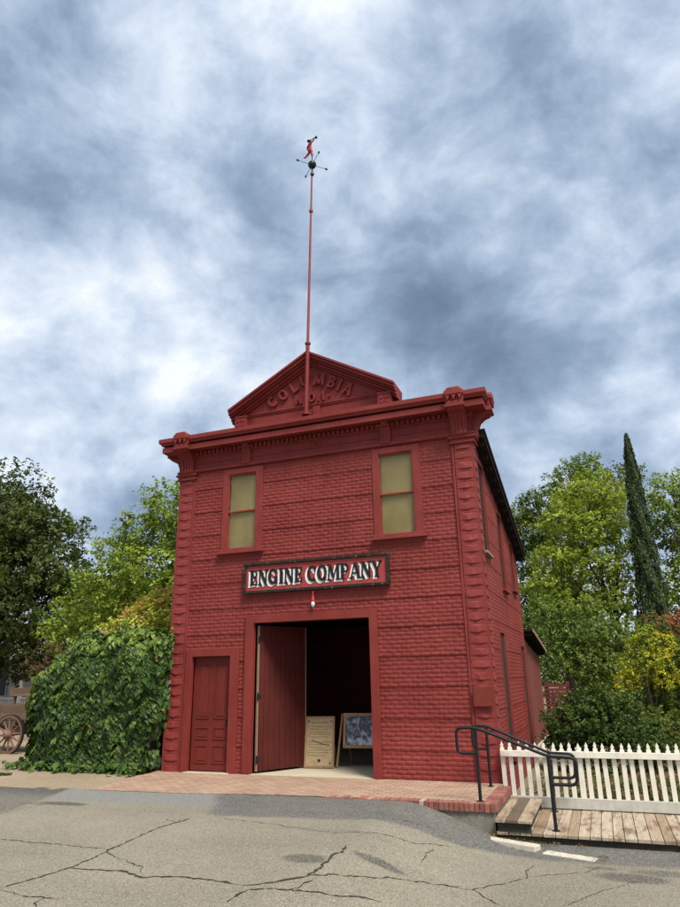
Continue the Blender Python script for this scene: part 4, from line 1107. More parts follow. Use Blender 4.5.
# red slat fence beyond the bush
SF = thing('slat_fence', (-1.3, 10.4, -.3), 'dark red horizontal board fence beyond the clipped bush', 'fence')
mb = MB()
for k in range(15): mb.box(-1.72, -.98, 10.36, 10.39, -.3 + k * .113, -.3 + k * .113 + .085)
mb.build('slat_panel', paint('slat_red', (.11, .024, .028), (.16, .04, .042), .7, 4), SF)
for xx in (-1.70, -1.08): MB().box(xx, xx + .1, 10.391, 10.48, -.4, 1.45).build('post', M['annexw'], SF)

# ================================================================== VEGETATION
def leaf_quads(C, Nrm, size, rng, aspect=.55, fold=.25):
    """diamond leaves at centres C facing Nrm; returns verts, faces"""
    n = len(C)
    Nrm = Nrm / (np.linalg.norm(Nrm, axis=1, keepdims=True) + 1e-9)
    a = rng.normal(size=(n, 3)); T = a - Nrm * np.sum(a * Nrm, 1, keepdims=True); T /= np.linalg.norm(T, axis=1, keepdims=True) + 1e-9
    B = np.cross(Nrm, T); s = size[:, None]
    V = np.stack([C - T * s, C + B * s * aspect + Nrm * s * fold, C + T * s, C - B * s * aspect + Nrm * s * fold], 1).reshape(-1, 3)
    return V, np.arange(4 * n).reshape(n, 4)

def crown(name, clumps, n_leaves, leaf, cols, parent, mat='leaf', seed=1, gap=.0, up=.35, spread=1.0, sprig=10, kind=None):
    """leaves on small sprigs filling ellipsoid clumps (x,y,z,rx,ry,rz,weight); each clump has its own mix of leaf colours"""
    rng = np.random.default_rng(seed)
    Vs, Fs, Cs = [], [], []; off = 0
    vol = np.array([c[3] * c[4] * c[5] for c in clumps]) ** .72; vol = vol / vol.sum()
    cols = np.array(cols, float)
    for ci, (c, fr) in enumerate(zip(clumps, vol)):
        ns = max(6, int(n_leaves * fr / sprig))
        d = rng.normal(size=(ns, 3)); d /= np.linalg.norm(d, axis=1, keepdims=True)
        # bumpy outline
        bump_ = 1 + .22 * np.sin(d[:, 0] * 4.1 + ci) * np.sin(d[:, 1] * 3.7 + 2 * ci) + .16 * np.sin(d[:, 2] * 6.3 + ci * 1.7) + rng.normal(0, .09, ns)
        rad = (rng.uniform(0.25, 1, ns) ** .42) * bump_ * spread
        P = np.array(c[:3]) + d * rad[:, None] * np.array(c[3:6])
        k = sprig
        # sprig: leaves along a short drooping twig pointing outward
        dirn = d + rng.normal(0, .45, (ns, 3)) + np.array([0, 0, .15]); dirn /= np.linalg.norm(dirn, axis=1, keepdims=True)
        tt = rng.uniform(0, 1, (ns, k)); ln = leaf * rng.uniform(3.0, 5.5, ns)
        C = P[:, None, :] + dirn[:, None, :] * (tt * ln[:, None])[..., None] + rng.normal(0, leaf * .75, (ns, k, 3))
        C[..., 2] -= (tt ** 2) * leaf * 1.2
        Nn = np.repeat(d[:, None, :] * .55, k, 1) + rng.normal(0, .55, (ns, k, 3)) + np.array([0, 0, up])
        ctone = cols[rng.integers(len(cols))]; stone = cols[rng.integers(len(cols), size=ns)]
        base = (.45 * ctone + .55 * stone)[:, None, :] * rng.uniform(.72, 1.3, (ns, k, 1)) * rng.uniform(.85, 1.15, (ns, 1, 1))
        C = C.reshape(-1, 3); Nn = Nn.reshape(-1, 3); base = base.reshape(-1, 3)
        sz = leaf * rng.uniform(.6, 1.25, len(C))
        V, F = leaf_quads(C, Nn, sz, rng)
        Vs.append(V); Fs.append(F + off); Cs.append(base); off += len(V)
    return np_mesh(name, np.concatenate(Vs), np.concatenate(Fs), M[mat], parent, np.clip(np.concatenate(Cs), 0, 1), kind=kind)

def limb_mesh(base, clumps, r0, seed, nmax=14, fork=.45, twigs=3):
    rng = random.Random(seed); mb = MB(); b = Vector(base)
    cen = Vector((sum(c[0] for c in clumps) / len(clumps), sum(c[1] for c in clumps) / len(clumps), sum(c[2] for c in clumps) / len(clumps)))
    top = b.lerp(cen, fork); top.x = b.x + (cen.x - b.x) * fork * .6; top.y = b.y + (cen.y - b.y) * fork * .6
    mid = b.lerp(top, .5) + Vector((rng.uniform(-.12, .12), rng.uniform(-.1, .1), 0))
    mb.tube([b - Vector((0, 0, .3)), b + Vector((0, 0, .05)), mid, top], [r0 * 1.5, r0 * 1.15, r0 * .9, r0 * .72], 10)
    for c in clumps[:nmax]:
        e = Vector(c[:3]); m1 = top.lerp(e, .35) + Vector((rng.uniform(-.3, .3), rng.uniform(-.3, .3), .25)); m2 = top.lerp(e, .7) + Vector((rng.uniform(-.2, .2), rng.uniform(-.2, .2), .15))
        mb.tube([top - Vector((0, 0, .15)), m1, m2, e], [r0 * .5, r0 * .32, r0 * .2, r0 * .07], 7)
        for k in range(twigs):
            q = m2.lerp(e, rng.uniform(0, .9)); f = q + Vector((rng.uniform(-1, 1) * c[3], rng.uniform(-1, 1) * c[4], rng.uniform(-.2, 1) * c[5])) * .8
            mb.tube([q, q.lerp(f, .5) + Vector((0, 0, .08)), f], [r0 * .14, r0 * .09, r0 * .03], 5)
    return mb

def tree(name, label, cat, base, clumps, r0, n, leaf, cols, seed, bark='bark', group=None, up=.35, fork=.45, nmax=14, twigs=3):
    t = thing(name, base, label, cat, group)
    limb_mesh(base, clumps, r0, seed, nmax, fork, twigs).build('trunk', M[bark], t, smooth=True, autosmooth=60)
    crown('crown', clumps, n, leaf, cols, t, seed=seed, up=up)
    return t
def scatter_clumps(cx, cy, cz, rx_, ry_, rz_, n, rmin, rmax, seed, flat=.8):
    r = random.Random(seed); o = []
    for i in range(n):
        for _ in range(50):
            x, y, z = [r.uniform(-1, 1) for _ in range(3)]
            if .3 < x * x + y * y + z * z < 1: break
        q = r.uniform(rmin, rmax); o.append((cx + x * rx_, cy + y * ry_, cz + z * rz_, q, q, q * flat))
    return o
DARK = [(.036, .052, .013), (.058, .079, .018), (.085, .112, .026), (.105, .132, .034), (.046, .066, .015)]
MID = [(.085, .13, .022), (.12, .17, .03), (.06, .095, .02), (.155, .205, .04)]
LITE = [(.20, .275, .036), (.26, .335, .046), (.15, .22, .03), (.31, .365, .07)]
YEL = [(.30, .35, .045), (.36, .38, .055), (.22, .29, .04)]

# left: dark oak over the wagon yard
oc = [(-27, 10, 7.4, 3.2, 3, 2.7), (-24.2, 9.6, 8.2, 2.6, 2.6, 2.3), (-22.3, 10, 6.8, 2.0, 2.2, 1.9), (-21.6, 10, 4.9, 1.8, 2, 1.6), (-23.2, 9.0, 4.2, 2.2, 2, 1.4), (-26, 9, 4.0, 2.5, 2, 1.5), (-29, 10, 5.2, 3, 2.5, 2.2),
      (-25.2, 8.6, 6.2, 2.6, 2, 2.0), (-28.5, 9.5, 9.0, 2.6, 2.5, 1.9), (-23.8, 10.5, 2.9, 2.2, 1.5, .9), (-22.7, 10, 8.2, 1.2, 1.3, 1.1), (-25.6, 10.5, 9.6, 1.9, 2, 1.2), (-31, 11, 7, 3, 3, 3), (-21.2, 10.5, 6.0, 1.1, 1.2, .9)]
tree('oak_tree', 'large dark green oak at left behind the wagon', 'tree', (-24.6, 10.2, -.02), oc, .36, 80000, .10, DARK, 21, 'barkdark')
# left: feathery yellow-green tree beside the building
lc = [(-14.0, 8.3, 8.0, 1.3, 1.3, .8), (-13.2, 8.6, 7.0, 1.7, 1.5, .9), (-15.4, 8.4, 7.0, 1.1, 1.2, .6), (-16.6, 8.5, 6.5, 1.0, 1.1, .45), (-14.9, 8.2, 5.7, 1.7, 1.4, .8), (-16.6, 8.0, 5.2, 1.2, 1.2, .55), (-13.2, 8.2, 5.2, 1.6, 1.4, 1.0),
      (-17.2, 8.6, 4.3, 1.6, 1.4, .75), (-15.2, 8.6, 4.0, 1.8, 1.4, .9), (-13, 9, 3.6, 1.6, 1.3, .9), (-18.9, 9, 3.6, 1.5, 1.3, .8), (-11.6, 9, 7.4, 1.6, 1.5, 1.2), (-12.5, 8.6, 9.0, 1.1, 1.1, .6), (-10.6, 9, 5.4, 1.6, 1.4, 1.2)]
tree('feathery_tree', 'airy bright green tree rising behind the ivy at left', 'tree', (-13.6, 8.8, 0), lc, .17, 42000, .078, LITE + MID[:1], 22, up=.6, fork=.5)
tree('understorey_tree', 'mid green tree low behind the ivy, beside the dark oak', 'tree', (-19.5, 13, 0), scatter_clumps(-18.5, 13, 3.6, 5, 2, 2.2, 12, 1.2, 1.9, 5), .2, 24000, .10, MID + LITE[:2], 23)
# hazy reddish shrub at the foot of the oak
tree('plum_shrub', 'dull reddish brown shrub between the oak and the ivy', 'shrub', (-15.9, 4.6, 0), scatter_clumps(-15.6, 4.6, 2.2, .9, .7, .55, 7, .35, .55, 8), .05, 1800, .06, [(.12, .055, .035), (.10, .07, .03), (.08, .09, .025)], 24)

# ivy mass against the left wall
IV = thing('ivy_hedge', (-10, .2, 0), 'dense dark green ivy mound clinging beside the building, left of the narrow door', 'ivy')
def ivy():
    rng = np.random.default_rng(31)
    XA, XB = -11.38, -8.06
    def top(x): return np.interp(x, [-11.6, -11.35, -11.0, -10.5, -10.0, -9.2, -8.2], [1.1, 1.65, 2.1, 2.38, 2.52, 2.52, 2.42]) + .10 * np.sin(x * 5.3) + .06 * np.sin(x * 11 + 1) + .03 * np.sin(x * 23)
    def face(x, z):   # front surface y
        u = np.clip(z / 2.5, 0, 1.1)
        return -.42 + .07 * np.sin(x * 2.7 + 1) * np.sin(z * 2.3) + .035 * np.sin(x * 5.1 + z * 3) + .04 * np.sin(x * 9 - z * 7) + .55 * np.clip(u - .72, 0, 1) ** 1.2 * 2.2 + .25 * np.clip(-10.9 - x, 0, 1) * 1.6 + .28 * (1 - sstep(0, .35, z)) * 0
    # solid core, its dark colour standing in for shade between the leaves
    nx, nz = 40, 26; V = []; ids = {}
    mbc = MB()
    for i in range(nx + 1):
        x = XA + .15 + (XB - .42 - XA - .15) * i / nx
        for j in range(nz + 1):
            z = (float(top(x)) - .12) * j / nz; V.append((x, float(face(x, z)) + .16, z))
    f = [(i * (nz + 1) + j, (i + 1) * (nz + 1) + j, (i + 1) * (nz + 1) + j + 1, i * (nz + 1) + j + 1) for i in range(nx) for j in range(nz)]
    mbc.add(V, f)
    n0 = len(V); V2 = [(x, 1.5, z) for x, y, z in V]; mbc.add(V2, [tuple(reversed(q)) for q in f])
    ring = [i * (nz + 1) + nz for i in range(nx + 1)]
    mbc.f += [(a, b, b + n0, a + n0) for a, b in zip(ring[:-1], ring[1:])]; mbc.mi += [0] * nx
    for i in (0, nx):
        r_ = [i * (nz + 1) + j for j in range(nz + 1)]; mbc.f += [(a, b, b + n0, a + n0) for a, b in zip(r_[:-1], r_[1:])]; mbc.mi += [0] * nz
    mbc.build('dark_core', M['barkdark'], IV)
    # leaves: front face, top, left end
    C, Nn = [], []
    nf = 9800
    x = rng.uniform(XA - .05, XB, nf); z = rng.uniform(0.02, 1, nf) ** .95 * (top(x) + .02)
    lay = rng.exponential(.035, nf)
    y = face(x, z) - .06 + lay; e = .02
    ny = np.stack([(face(x + e, z) - face(x - e, z)) / (2 * e), -np.ones(nf), (face(x, z + e) - face(x, z - e)) / (2 * e)], 1)
    C.append(np.stack([x, y, z], 1)); Nn.append(ny + np.array([0, 0, .55]))
    nt_ = 3800
    x = rng.uniform(XA, XB, nt_); y = rng.uniform(-.15, 1.5, nt_); z = top(x) + .02 + rng.normal(0, .07, nt_) + .06 * np.sin(y * 5 + x * 3)
    C.append(np.stack([x, y, z], 1)); Nn.append(np.stack([0 * x, 0 * x - .3, 0 * x + 1], 1))
    nl = 2600
    y = rng.uniform(-.3, 1.5, nl); z = rng.uniform(0.02, 1.9, nl); x = -11.52 + .12 * np.sin(z * 4 + y * 3) + .28 * np.clip(z - 1, 0, 2) ** 1.5 + rng.exponential(.06, nl)
    C.append(np.stack([x, y, z], 1)); Nn.append(np.stack([0 * x - 1, 0 * x - .3, 0 * x + .5], 1))
    for k in range(60):   # stray shoots standing off the face and top
        x0 = rng.uniform(XA, XB - .1); z0 = rng.uniform(.25, 1.02) * float(top(x0)); m_ = rng.integers(5, 10); t_ = np.linspace(0, 1, m_); ln = rng.uniform(.15, .38)
        dx, dz = rng.normal(0, .6), (rng.uniform(-.9, -.2) if z0 < 2.1 else rng.uniform(-.1, .9))
        sx = x0 + dx * ln * t_; sz = np.maximum(.04, z0 + dz * ln * t_); sy = face(np.full(m_, x0), sz) - .07 - .12 * np.sin(t_ * 2.2)
        C.append(np.stack([sx, sy, sz], 1)); Nn.append(np.tile([0, -.8, .6], (m_, 1)))
    ng = 260   # runners on the ground at its foot
    x = rng.uniform(-11.65, -8.35, ng); y = -.45 - np.abs(rng.normal(0, .16, ng)) - .14 * np.clip(np.sin(x * 3.1 + 1), 0, 1); z = rng.uniform(.03, .16, ng)
    C.append(np.stack([x, y, z], 1)); Nn.append(np.stack([0 * x, 0 * x - .5, 0 * x + 1], 1))
    nr = 1500  # right end, tucked against the wall
    y = rng.uniform(-.45, .0, nr); z = rng.uniform(.1, 2.4, nr); x = -8.24 - .10 * (1 - sstep(0, .75, z)) + rng.normal(0, .05, nr) + .04 * np.sin(z * 6)
    C.append(np.stack([x, y, z], 1)); Nn.append(np.stack([0 * x + .8, 0 * x - .6, 0 * x + .4], 1))
    C = np.concatenate(C); Nn = np.concatenate(Nn)
    ok = ~((C[:, 0] > -8.27 - .10 * (1 - sstep(0.05, .8, C[:, 2])) + .05 * np.sin(C[:, 2] * 9) + rng.normal(0, .03, len(C))) & (C[:, 2] < .95)) & ~((C[:, 0] > -8.14) & (C[:, 1] > -.1))
    C = C[ok]; Nn = Nn[ok]; n = len(C)
    Nn = Nn / np.linalg.norm(Nn, axis=1, keepdims=True) + rng.normal(0, .24, (n, 3)); Nn /= np.linalg.norm(Nn, axis=1, keepdims=True)
    down = np.array([.35, -.2, -1.]) + rng.normal(0, .28, (n, 3))      # tips hang down
    T = down - Nn * np.sum(down * Nn, 1, keepdims=True); T /= np.linalg.norm(T, axis=1, keepdims=True); B = np.cross(Nn, T)
    s = (rng.uniform(.034, .070, n) * np.where(rng.uniform(size=n) < .15, 1.25, 1))[:, None]
    # heart-shaped, folded along the midrib: two quads each side of the rib
    V = np.stack([C - T * s * .75, C - T * s * .95 + B * s * .55 + Nn * s * .12, C + B * s * .8 + Nn * s * .22, C + T * s * 1.15 - Nn * s * .2, C - B * s * .8 + Nn * s * .22, C - T * s * .95 - B * s * .55 + Nn * s * .12], 1).reshape(-1, 3)
    i0 = np.arange(n) * 6
    F = np.concatenate([np.stack([i0, i0 + 1, i0 + 2, i0 + 3], 1), np.stack([i0, i0 + 3, i0 + 4, i0 + 5], 1)])
    pal = np.array([(.022, .048, .012), (.034, .068, .015), (.060, .105, .02), (.095, .145, .027), (.026, .050, .013), (.045, .08, .018)])
    col = pal[rng.integers(len(pal), size=n)] * rng.uniform(.8, 1.2, (n, 1))
    young = (C[:, 2] > top(C[:, 0]) - .20 + rng.normal(0, .10, n)) & (rng.uniform(size=n) < .75)
    col[young] = np.array([(.14, .20, .03), (.18, .24, .04), (.10, .16, .028)])[rng.integers(3, size=young.sum())]
    br = rng.uniform(size=n) < .009; col[br] = (.22, .12, .05)
    np_mesh('leaves', V, F, M['ivy'], IV, np.concatenate([col, col]))
ivy()
vb = [(-9.0, 1.3, 3.05, .75, .6, .38), (-9.8, 1.3, 2.95, .8, .6, .32), (-10.5, 1.4, 2.72, .7, .55, .26), (-8.6, 1.3, 3.45, .45, .5, .36), (-9.4, 1.4, 3.42, .60, .5, .28), (-11.1, 1.5, 2.38, .5, .5, .2), (-10.2, 1.6, 3.15, .5, .4, .16), (-8.5, 1.4, 2.75, .4, .4, .3)]
tree('flowering_vine', 'yellow-green leafy vine spilling over the top of the ivy', 'vine', (-9.6, 1.7, 0), vb, .05, 7500, .05, [(.36, .40, .05), (.44, .44, .06), (.26, .33, .045), (.48, .44, .10), (.32, .28, .06)], 33, up=.5)
tree('orange_vine', 'small orange and russet leaved sprays above the yellow-green vine', 'vine', (-9.2, 1.7, 0), [(-8.95, 1.5, 3.72, .24, .2, .13), (-9.5, 1.5, 3.50, .34, .2, .10), (-10.35, 1.5, 3.30, .25, .2, .10), (-8.6, 1.5, 3.85, .14, .14, .12), (-9.1, 1.1, 3.40, .2, .15, .08), (-9.9, 1.1, 3.22, .2, .15, .06)], .025, 1300, .045, [(.42, .17, .05), (.40, .22, .06), (.30, .10, .04), (.45, .28, .08)], 34)

# right side
tree('shade_tree', 'tall dark green tree just beyond the engine house roof edge', 'tree', (-1.2, 16.5, -.4),
     [(-1.3, 16.5, 8.4, 1.1, 1.2, .75), (-2.1, 16.5, 7.3, 1.1, 1.2, .8), (-.2, 16.8, 9.3, .95, 1.1, .65), (.35, 16.5, 10.0, .75, .9, .45), (-1.7, 16.2, 5.8, 1.3, 1.3, .9), (-.6, 16.5, 7.0, 1.2, 1.2, .9), (-2.2, 16.2, 4.2, 1.2, 1.3, .9), (.6, 17, 8.2, 1.2, 1.2, .9), (-1.0, 16, 4.4, 1.3, 1.2, .9), (-2.6, 16.5, 8.0, .8, .9, .5), (1.9, 17.2, 9.6, .8, .8, .4)],
     .2, 36000, .066, DARK[2:] + MID + LITE[2:3], 41, 'barkdark', up=.5)
tree('locust_tree', 'bright yellow-green open tree with dark limbs left of the cypress', 'tree', (.9, 13.5, -.4),
     [(.25, 13.4, 7.9, 1.0, 1.0, .6), (-.5, 13.2, 7.0, .9, 1.0, .6), (1.1, 13.5, 7.7, .8, .9, .55), (.4, 13.2, 6.6, 1.0, 1.0, .6), (1.3, 13.6, 6.4, .7, .9, .6), (-.9, 13, 5.6, .8, .9, .45), (.1, 13, 5.3, .9, .9, .5), (1.1, 13.2, 5.2, .8, .9, .5), (-1.5, 13, 4.6, .8, .9, .5), (-.4, 12.8, 4.0, .9, .9, .5), (.9, 13, 4.1, .7, .8, .5), (.7, 13.6, 8.6, .55, .6, .35)],
     .13, 23000, .058, LITE + YEL, 42, 'barkdark', up=.6, fork=.42)
tree('willow_tree', 'grey-green drooping tree low behind the clipped bush', 'tree', (-.3, 11.6, -.4),
     [(-1.6, 11.8, 3.4, .7, .8, .8), (-.9, 11.5, 3.0, .8, .8, .7), (-.1, 11.4, 3.2, .8, .8, .7), (.6, 11.6, 2.6, .8, .8, .7), (-1.3, 11.4, 2.2, .8, .8, .6), (-.4, 11.2, 2.0, .8, .8, .6), (.4, 11.2, 1.6, .9, .8, .6), (1.3, 11.6, 2.2, .8, .8, .8)],
     .09, 22000, .048, [(.12, .175, .036), (.155, .22, .048), (.08, .125, .028), (.19, .25, .06)], 43, up=.4)
tree('tall_hedge_tree', 'pale green tree at the right edge, right of the cypress', 'tree', (4.4, 15.5, -.4),
     [(3.4, 15.2, 8.2, .9, 1, .7), (4.2, 15.4, 7.2, 1.0, 1, .7), (3.2, 15, 6.6, .8, .9, .6), (5.2, 15.6, 8.6, 1.2, 1.2, .9), (3.6, 15, 5.4, 1.0, 1, .6), (4.8, 15.4, 5.8, 1.1, 1, .8), (3.2, 14.8, 4.5, .9, .9, .6), (4.4, 15, 4.2, 1.1, 1, .7), (5.8, 15.5, 7, 1.2, 1, 1), (3.0, 14.8, 7.3, .6, .7, .4)],
     .16, 23000, .064, LITE[:3] + MID[1:], 44, up=.6)
tree('far_oak_tree', 'dark tree rising highest at the right edge behind the pale tree', 'tree', (7.0, 19, -.4),
     [(6.0, 19, 10.6, 1.0, 1, .9), (6.8, 19, 11.4, 1.2, 1, 1), (5.3, 18.8, 8.9, 1.0, 1, .7), (7.6, 19, 9.5, 1.6, 1.3, 1.4), (5.6, 18.8, 7.6, 1.1, 1, .8), (5.9, 19, 12.0, .5, .6, .4), (4.6, 18.6, 6.6, 1.2, 1.2, .9), (6.6, 19, 6, 1.6, 1.5, 1.3)], .25, 18000, .08, DARK[1:], 45, 'barkdark', up=.5)
tree('thicket_tree', 'mid green leafy tree filling low behind the cypress', 'tree', (2.2, 19.5, -.4), scatter_clumps(2.0, 19.5, 2.9, 4.2, 1.6, 2.7, 16, 1.0, 1.5, 15), .16, 17000, .085, MID + DARK[2:4], 52, 'barkdark', up=.5)
# cypress column
CY = thing('cypress_tree', (1.82, 12.2, -.45), 'slim tall dark cypress column standing among the trees', 'tree')
def cypress():
    rng = np.random.default_rng(51); n = 30000; H_ = 10.05
    u = rng.uniform(0, 1, n) ** 1.25; z = u * H_
    rad = .60 * (1 - u) ** .62 * (.80 + .2 * sstep(0, .1, u)) + .03
    a = rng.uniform(0, 6.283, n); lump = 1 + .20 * np.sin(a * 5 + z * 3.1) + .1 * np.sin(a * 3 - z * 6.3) + rng.normal(0, .06, n)
    rr_ = rad * lump * (rng.uniform(.35, 1, n) ** .35)
    C = np.stack([1.82 + rr_ * np.cos(a) + .11 * u, 12.2 + rr_ * np.sin(a), -.35 + z], 1)
    Nn = np.stack([np.cos(a), np.sin(a), 0 * a + .25], 1) + rng.normal(0, .35, (n, 3)); Nn /= np.linalg.norm(Nn, axis=1, keepdims=True)
    upv = np.stack([np.cos(a) * .35, np.sin(a) * .35, 1 + 0 * a], 1) + rng.normal(0, .22, (n, 3))
    T = upv - Nn * np.sum(upv * Nn, 1, keepdims=True); T /= np.linalg.norm(T, axis=1, keepdims=True); B = np.cross(Nn, T)
    s = rng.uniform(.03, .075, n)[:, None]
    V = np.stack([C - T * s, C + B * s * .35, C + T * s * 1.3, C - B * s * .35], 1).reshape(-1, 3)
    pal = np.array([(.026, .042, .014), (.042, .064, .022), (.060, .088, .03), (.085, .115, .04)])
    np_mesh('crown', V, np.arange(4 * n).reshape(n, 4), M['leaf'], CY, pal[rng.integers(4, size=n)] * rng.uniform(.8, 1.2, (n, 1)))
    MB().tube([(1.82, 12.2, -.6), (1.84, 12.2, 4), (1.92, 12.2, 9.2)], [.13, .08, .02], 8).build('trunk', M['bark'], CY)
cypress()
# shrubs behind the picket fence
tree('clipped_bush', 'rounded dense dark green bush behind the picket fence beside the shed', 'bush', (-.35, 5.2, -.4),
     [(-.75, 5.1, .55, .55, .5, .55), (-.25, 5.0, .70, .6, .55, .55), (.30, 5.1, .60, .55, .5, .55), (-.1, 4.9, .2, .7, .5, .5), (-.95, 5.3, .15, .5, .5, .5), (.65, 5.2, .15, .5, .5, .45), (-.5, 5.2, .95, .4, .4, .3), (.1, 5.2, .95, .4, .4, .28)],
     .04, 17000, .042, [(.05, .088, .02), (.07, .115, .026), (.10, .15, .034), (.036, .064, .016)], 46, up=.4)
tree('forsythia_shrub', 'shrub with bright yellow leaf sprays over green ones behind the fence', 'shrub', (1.1, 7.2, -.4),
     [(.52, 7.0, 1.45, .26, .3, .24), (.72, 7.0, 1.85, .26, .3, .28), (.95, 7.0, 1.5, .30, .3, .26), (.85, 7.0, 2.25, .16, .2, .24), (1.2, 7.0, 1.95, .28, .3, .28), (1.15, 7.0, 2.5, .2, .2, .26), (1.5, 7.0, 2.3, .28, .3, .3), (1.45, 7.0, 1.6, .3, .3, .26), (.42, 6.9, 1.2, .16, .2, .14)], .03, 3300, .038, [(.46, .40, .02), (.52, .46, .035), (.36, .38, .03), (.16, .22, .03), (.26, .31, .03)], 47, up=.5)
tree('green_shrub', 'tall leafy green shrub at right behind the yellow one', 'shrub', (1.7, 7.8, -.4),
     [(1.3, 7.6, 2.2, .5, .5, .5), (1.8, 7.8, 1.9, .6, .5, .6), (1.2, 7.5, 1.2, .6, .5, .5), (1.9, 7.6, 1.0, .7, .5, .6), (1.0, 7.5, .5, .6, .5, .4), (1.8, 7.4, .3, .7, .5, .4), (1.45, 7.8, 2.75, .35, .35, .3), (2.4, 7.8, 1.6, .6, .5, .7)],
     .05, 9500, .05, [(.07, .11, .02), (.11, .16, .028), (.045, .075, .018), (.16, .19, .035)], 48, up=.4)
tree('red_shrub', 'shrub with salmon red leaf tips below the cypress at right', 'shrub', (2.3, 9.2, -.4),
     [(2.0, 9.2, 2.9, .30, .3, .28), (2.35, 9.2, 2.75, .35, .3, .35), (2.1, 9.2, 2.45, .3, .3, .25), (2.5, 9.2, 3.05, .28, .3, .26), (1.55, 9.4, 3.0, .14, .15, .24), (2.4, 9.1, 2.2, .3, .3, .3)], .04, 3000, .045, [(.36, .105, .055), (.42, .16, .09), (.26, .10, .045), (.12, .10, .03)], 49, up=.4)
tree('laurel_shrub', 'dark leafy shrub low between the clipped bush and the yellow shrub', 'shrub', (.85, 6.1, -.4),
     [(.85, 6.0, .35, .45, .45, .5), (1.25, 6.0, .25, .5, .45, .5), (.75, 5.8, -.05, .5, .4, .3), (1.6, 6, .1, .5, .4, .45)], .03, 4200, .045, MID + [(.10, .10, .03)], 50)
# brown leaf litter and ground plants behind the pickets
def litter():
    rng = np.random.default_rng(61); n = 5200
    x = rng.uniform(-1.6, 3.2, n); y = rng.uniform(.0, 5.2, n) ; z = -.43 + np.abs(rng.normal(0, .025, n)) + .10 * np.clip(fbm2(x, y, 1.5, 44), 0, 1)
    C = np.stack([x, y, z], 1); Nn = rng.normal(0, .5, (n, 3)) + np.array([0, -.2, 1.])
    V, F = leaf_quads(C, Nn, rng.uniform(.025, .055, n), rng)
    pal = np.array([(.16, .085, .035), (.22, .13, .06), (.11, .06, .03), (.26, .17, .08), (.07, .08, .025)])
    o = np_mesh('leaf_litter', V, F, M['leaf'], None, pal[rng.integers(5, size=n)], kind='stuff', origin=(.8, 2.5, -.4))
    tag(o, 'brown fallen leaves covering the ground behind the picket fence', 'leaf litter')
    n = 5200
    k = rng.uniform(size=n) < .55
    x = np.where(k, rng.uniform(-1.2, 3.2, n), rng.normal(.9, .8, n)); y = rng.uniform(.25, 4.6, n); z = -.40 + rng.uniform(0, 1, n) ** 1.6 * (.28 + .22 * fbm2(x, y, 1.8, 45))
    m = fbm2(x, y, 1.6, 46) > -.05; x, y, z = x[m], y[m], z[m]; n = len(x)
    V, F = leaf_quads(np.stack([x, y, z], 1), rng.normal(0, .5, (n, 3)) + np.array([0, -.3, .9]), rng.uniform(.03, .06, n), rng)
    pal = np.array([(.03, .055, .016), (.045, .075, .02), (.07, .10, .028), (.14, .10, .04)])
    o = np_mesh('ground_cover', V, F, M['leaf'], None, pal[rng.integers(4, size=n)], kind='stuff', origin=(.8, 2.4, -.4))
    tag(o, 'low green plants growing over the leaf litter behind the fence', 'ground cover')
litter()
w_ = tufts('leaf_drift', [(-1.45, -1.97, -.385, 40), (-1.3, -1.98, -.39, 40), (-1.15, -2.0, -.40, 40), (-1.0, -2.04, -.405, 30), (-.28, -2.52, -.40, 40), (-1.62, -1.95, -.35, 20), (-.85, -1.98, -.40, 20), (-.5, -2.0, -.405, 14)], .045, [(.20, .11, .04), (.14, .08, .03), (.10, .13, .03)], 'drift of dry leaves caught beside the white kerb bars under the step', 'leaves')
w_['kind'] = 'stuff'
tufts('ivy_sprig', [(-10.9, -1.35, .02, 60), (-10.8, -1.33, .02, 50), (-11.0, -1.33, .02, 50)], .085, [(.03, .07, .018), (.05, .09, .02)], 'small dark ivy sprig creeping on the dirt left of the ivy', 'plant')
wd = tufts('crack_weeds', [(-2.905, -5.189, -0.093, 9), (-2.895, -4.863, -0.099, 9), (-3.155, -5.942, -0.04, 9), (-3.034, -5.853, -0.061, 9), (-2.115, -2.948, -0.31, 9), (-2.011, -2.749, -0.334, 9), (-1.912, -2.877, -0.354, 9), (-2.903, -5.334, -0.092, 9), (-2.848, -5.713, -0.098, 9), (-2.888, -4.609, -0.103, 9)], .03, [(.08, .11, .025), (.12, .11, .03), (.06, .08, .02)], 'tiny weeds growing in the road cracks', 'weeds'); wd['kind'] = 'stuff'

# far woods closing the horizon
def woods():
    cl = []
    r = random.Random(9)
    for x in np.arange(-95, 75, 4.2): cl.append((x + r.uniform(-1, 1), 48 + r.uniform(-5, 5) - abs(x) * .12, r.uniform(1.8, 3.2), 3.4, 3, r.uniform(2.2, 3.4)))
    for x in np.arange(-9, 34, 2.4): cl.append((x, 24 + r.uniform(-1.5, 1.5), r.uniform(1.2, 2.0), 1.9, 1.5, r.uniform(1.6, 2.4)))
    for x in np.arange(-60, -14, 3.0): cl.append((x, 27 + r.uniform(-2, 2), r.uniform(1.6, 2.6), 2.6, 2, r.uniform(1.8, 2.8)))
    o = crown('far_woods', cl, 52000, .21, MID + DARK[2:], None, seed=71, kind='stuff')
    tag(o, 'distant mass of green woodland closing the view behind everything', 'woods')
woods()

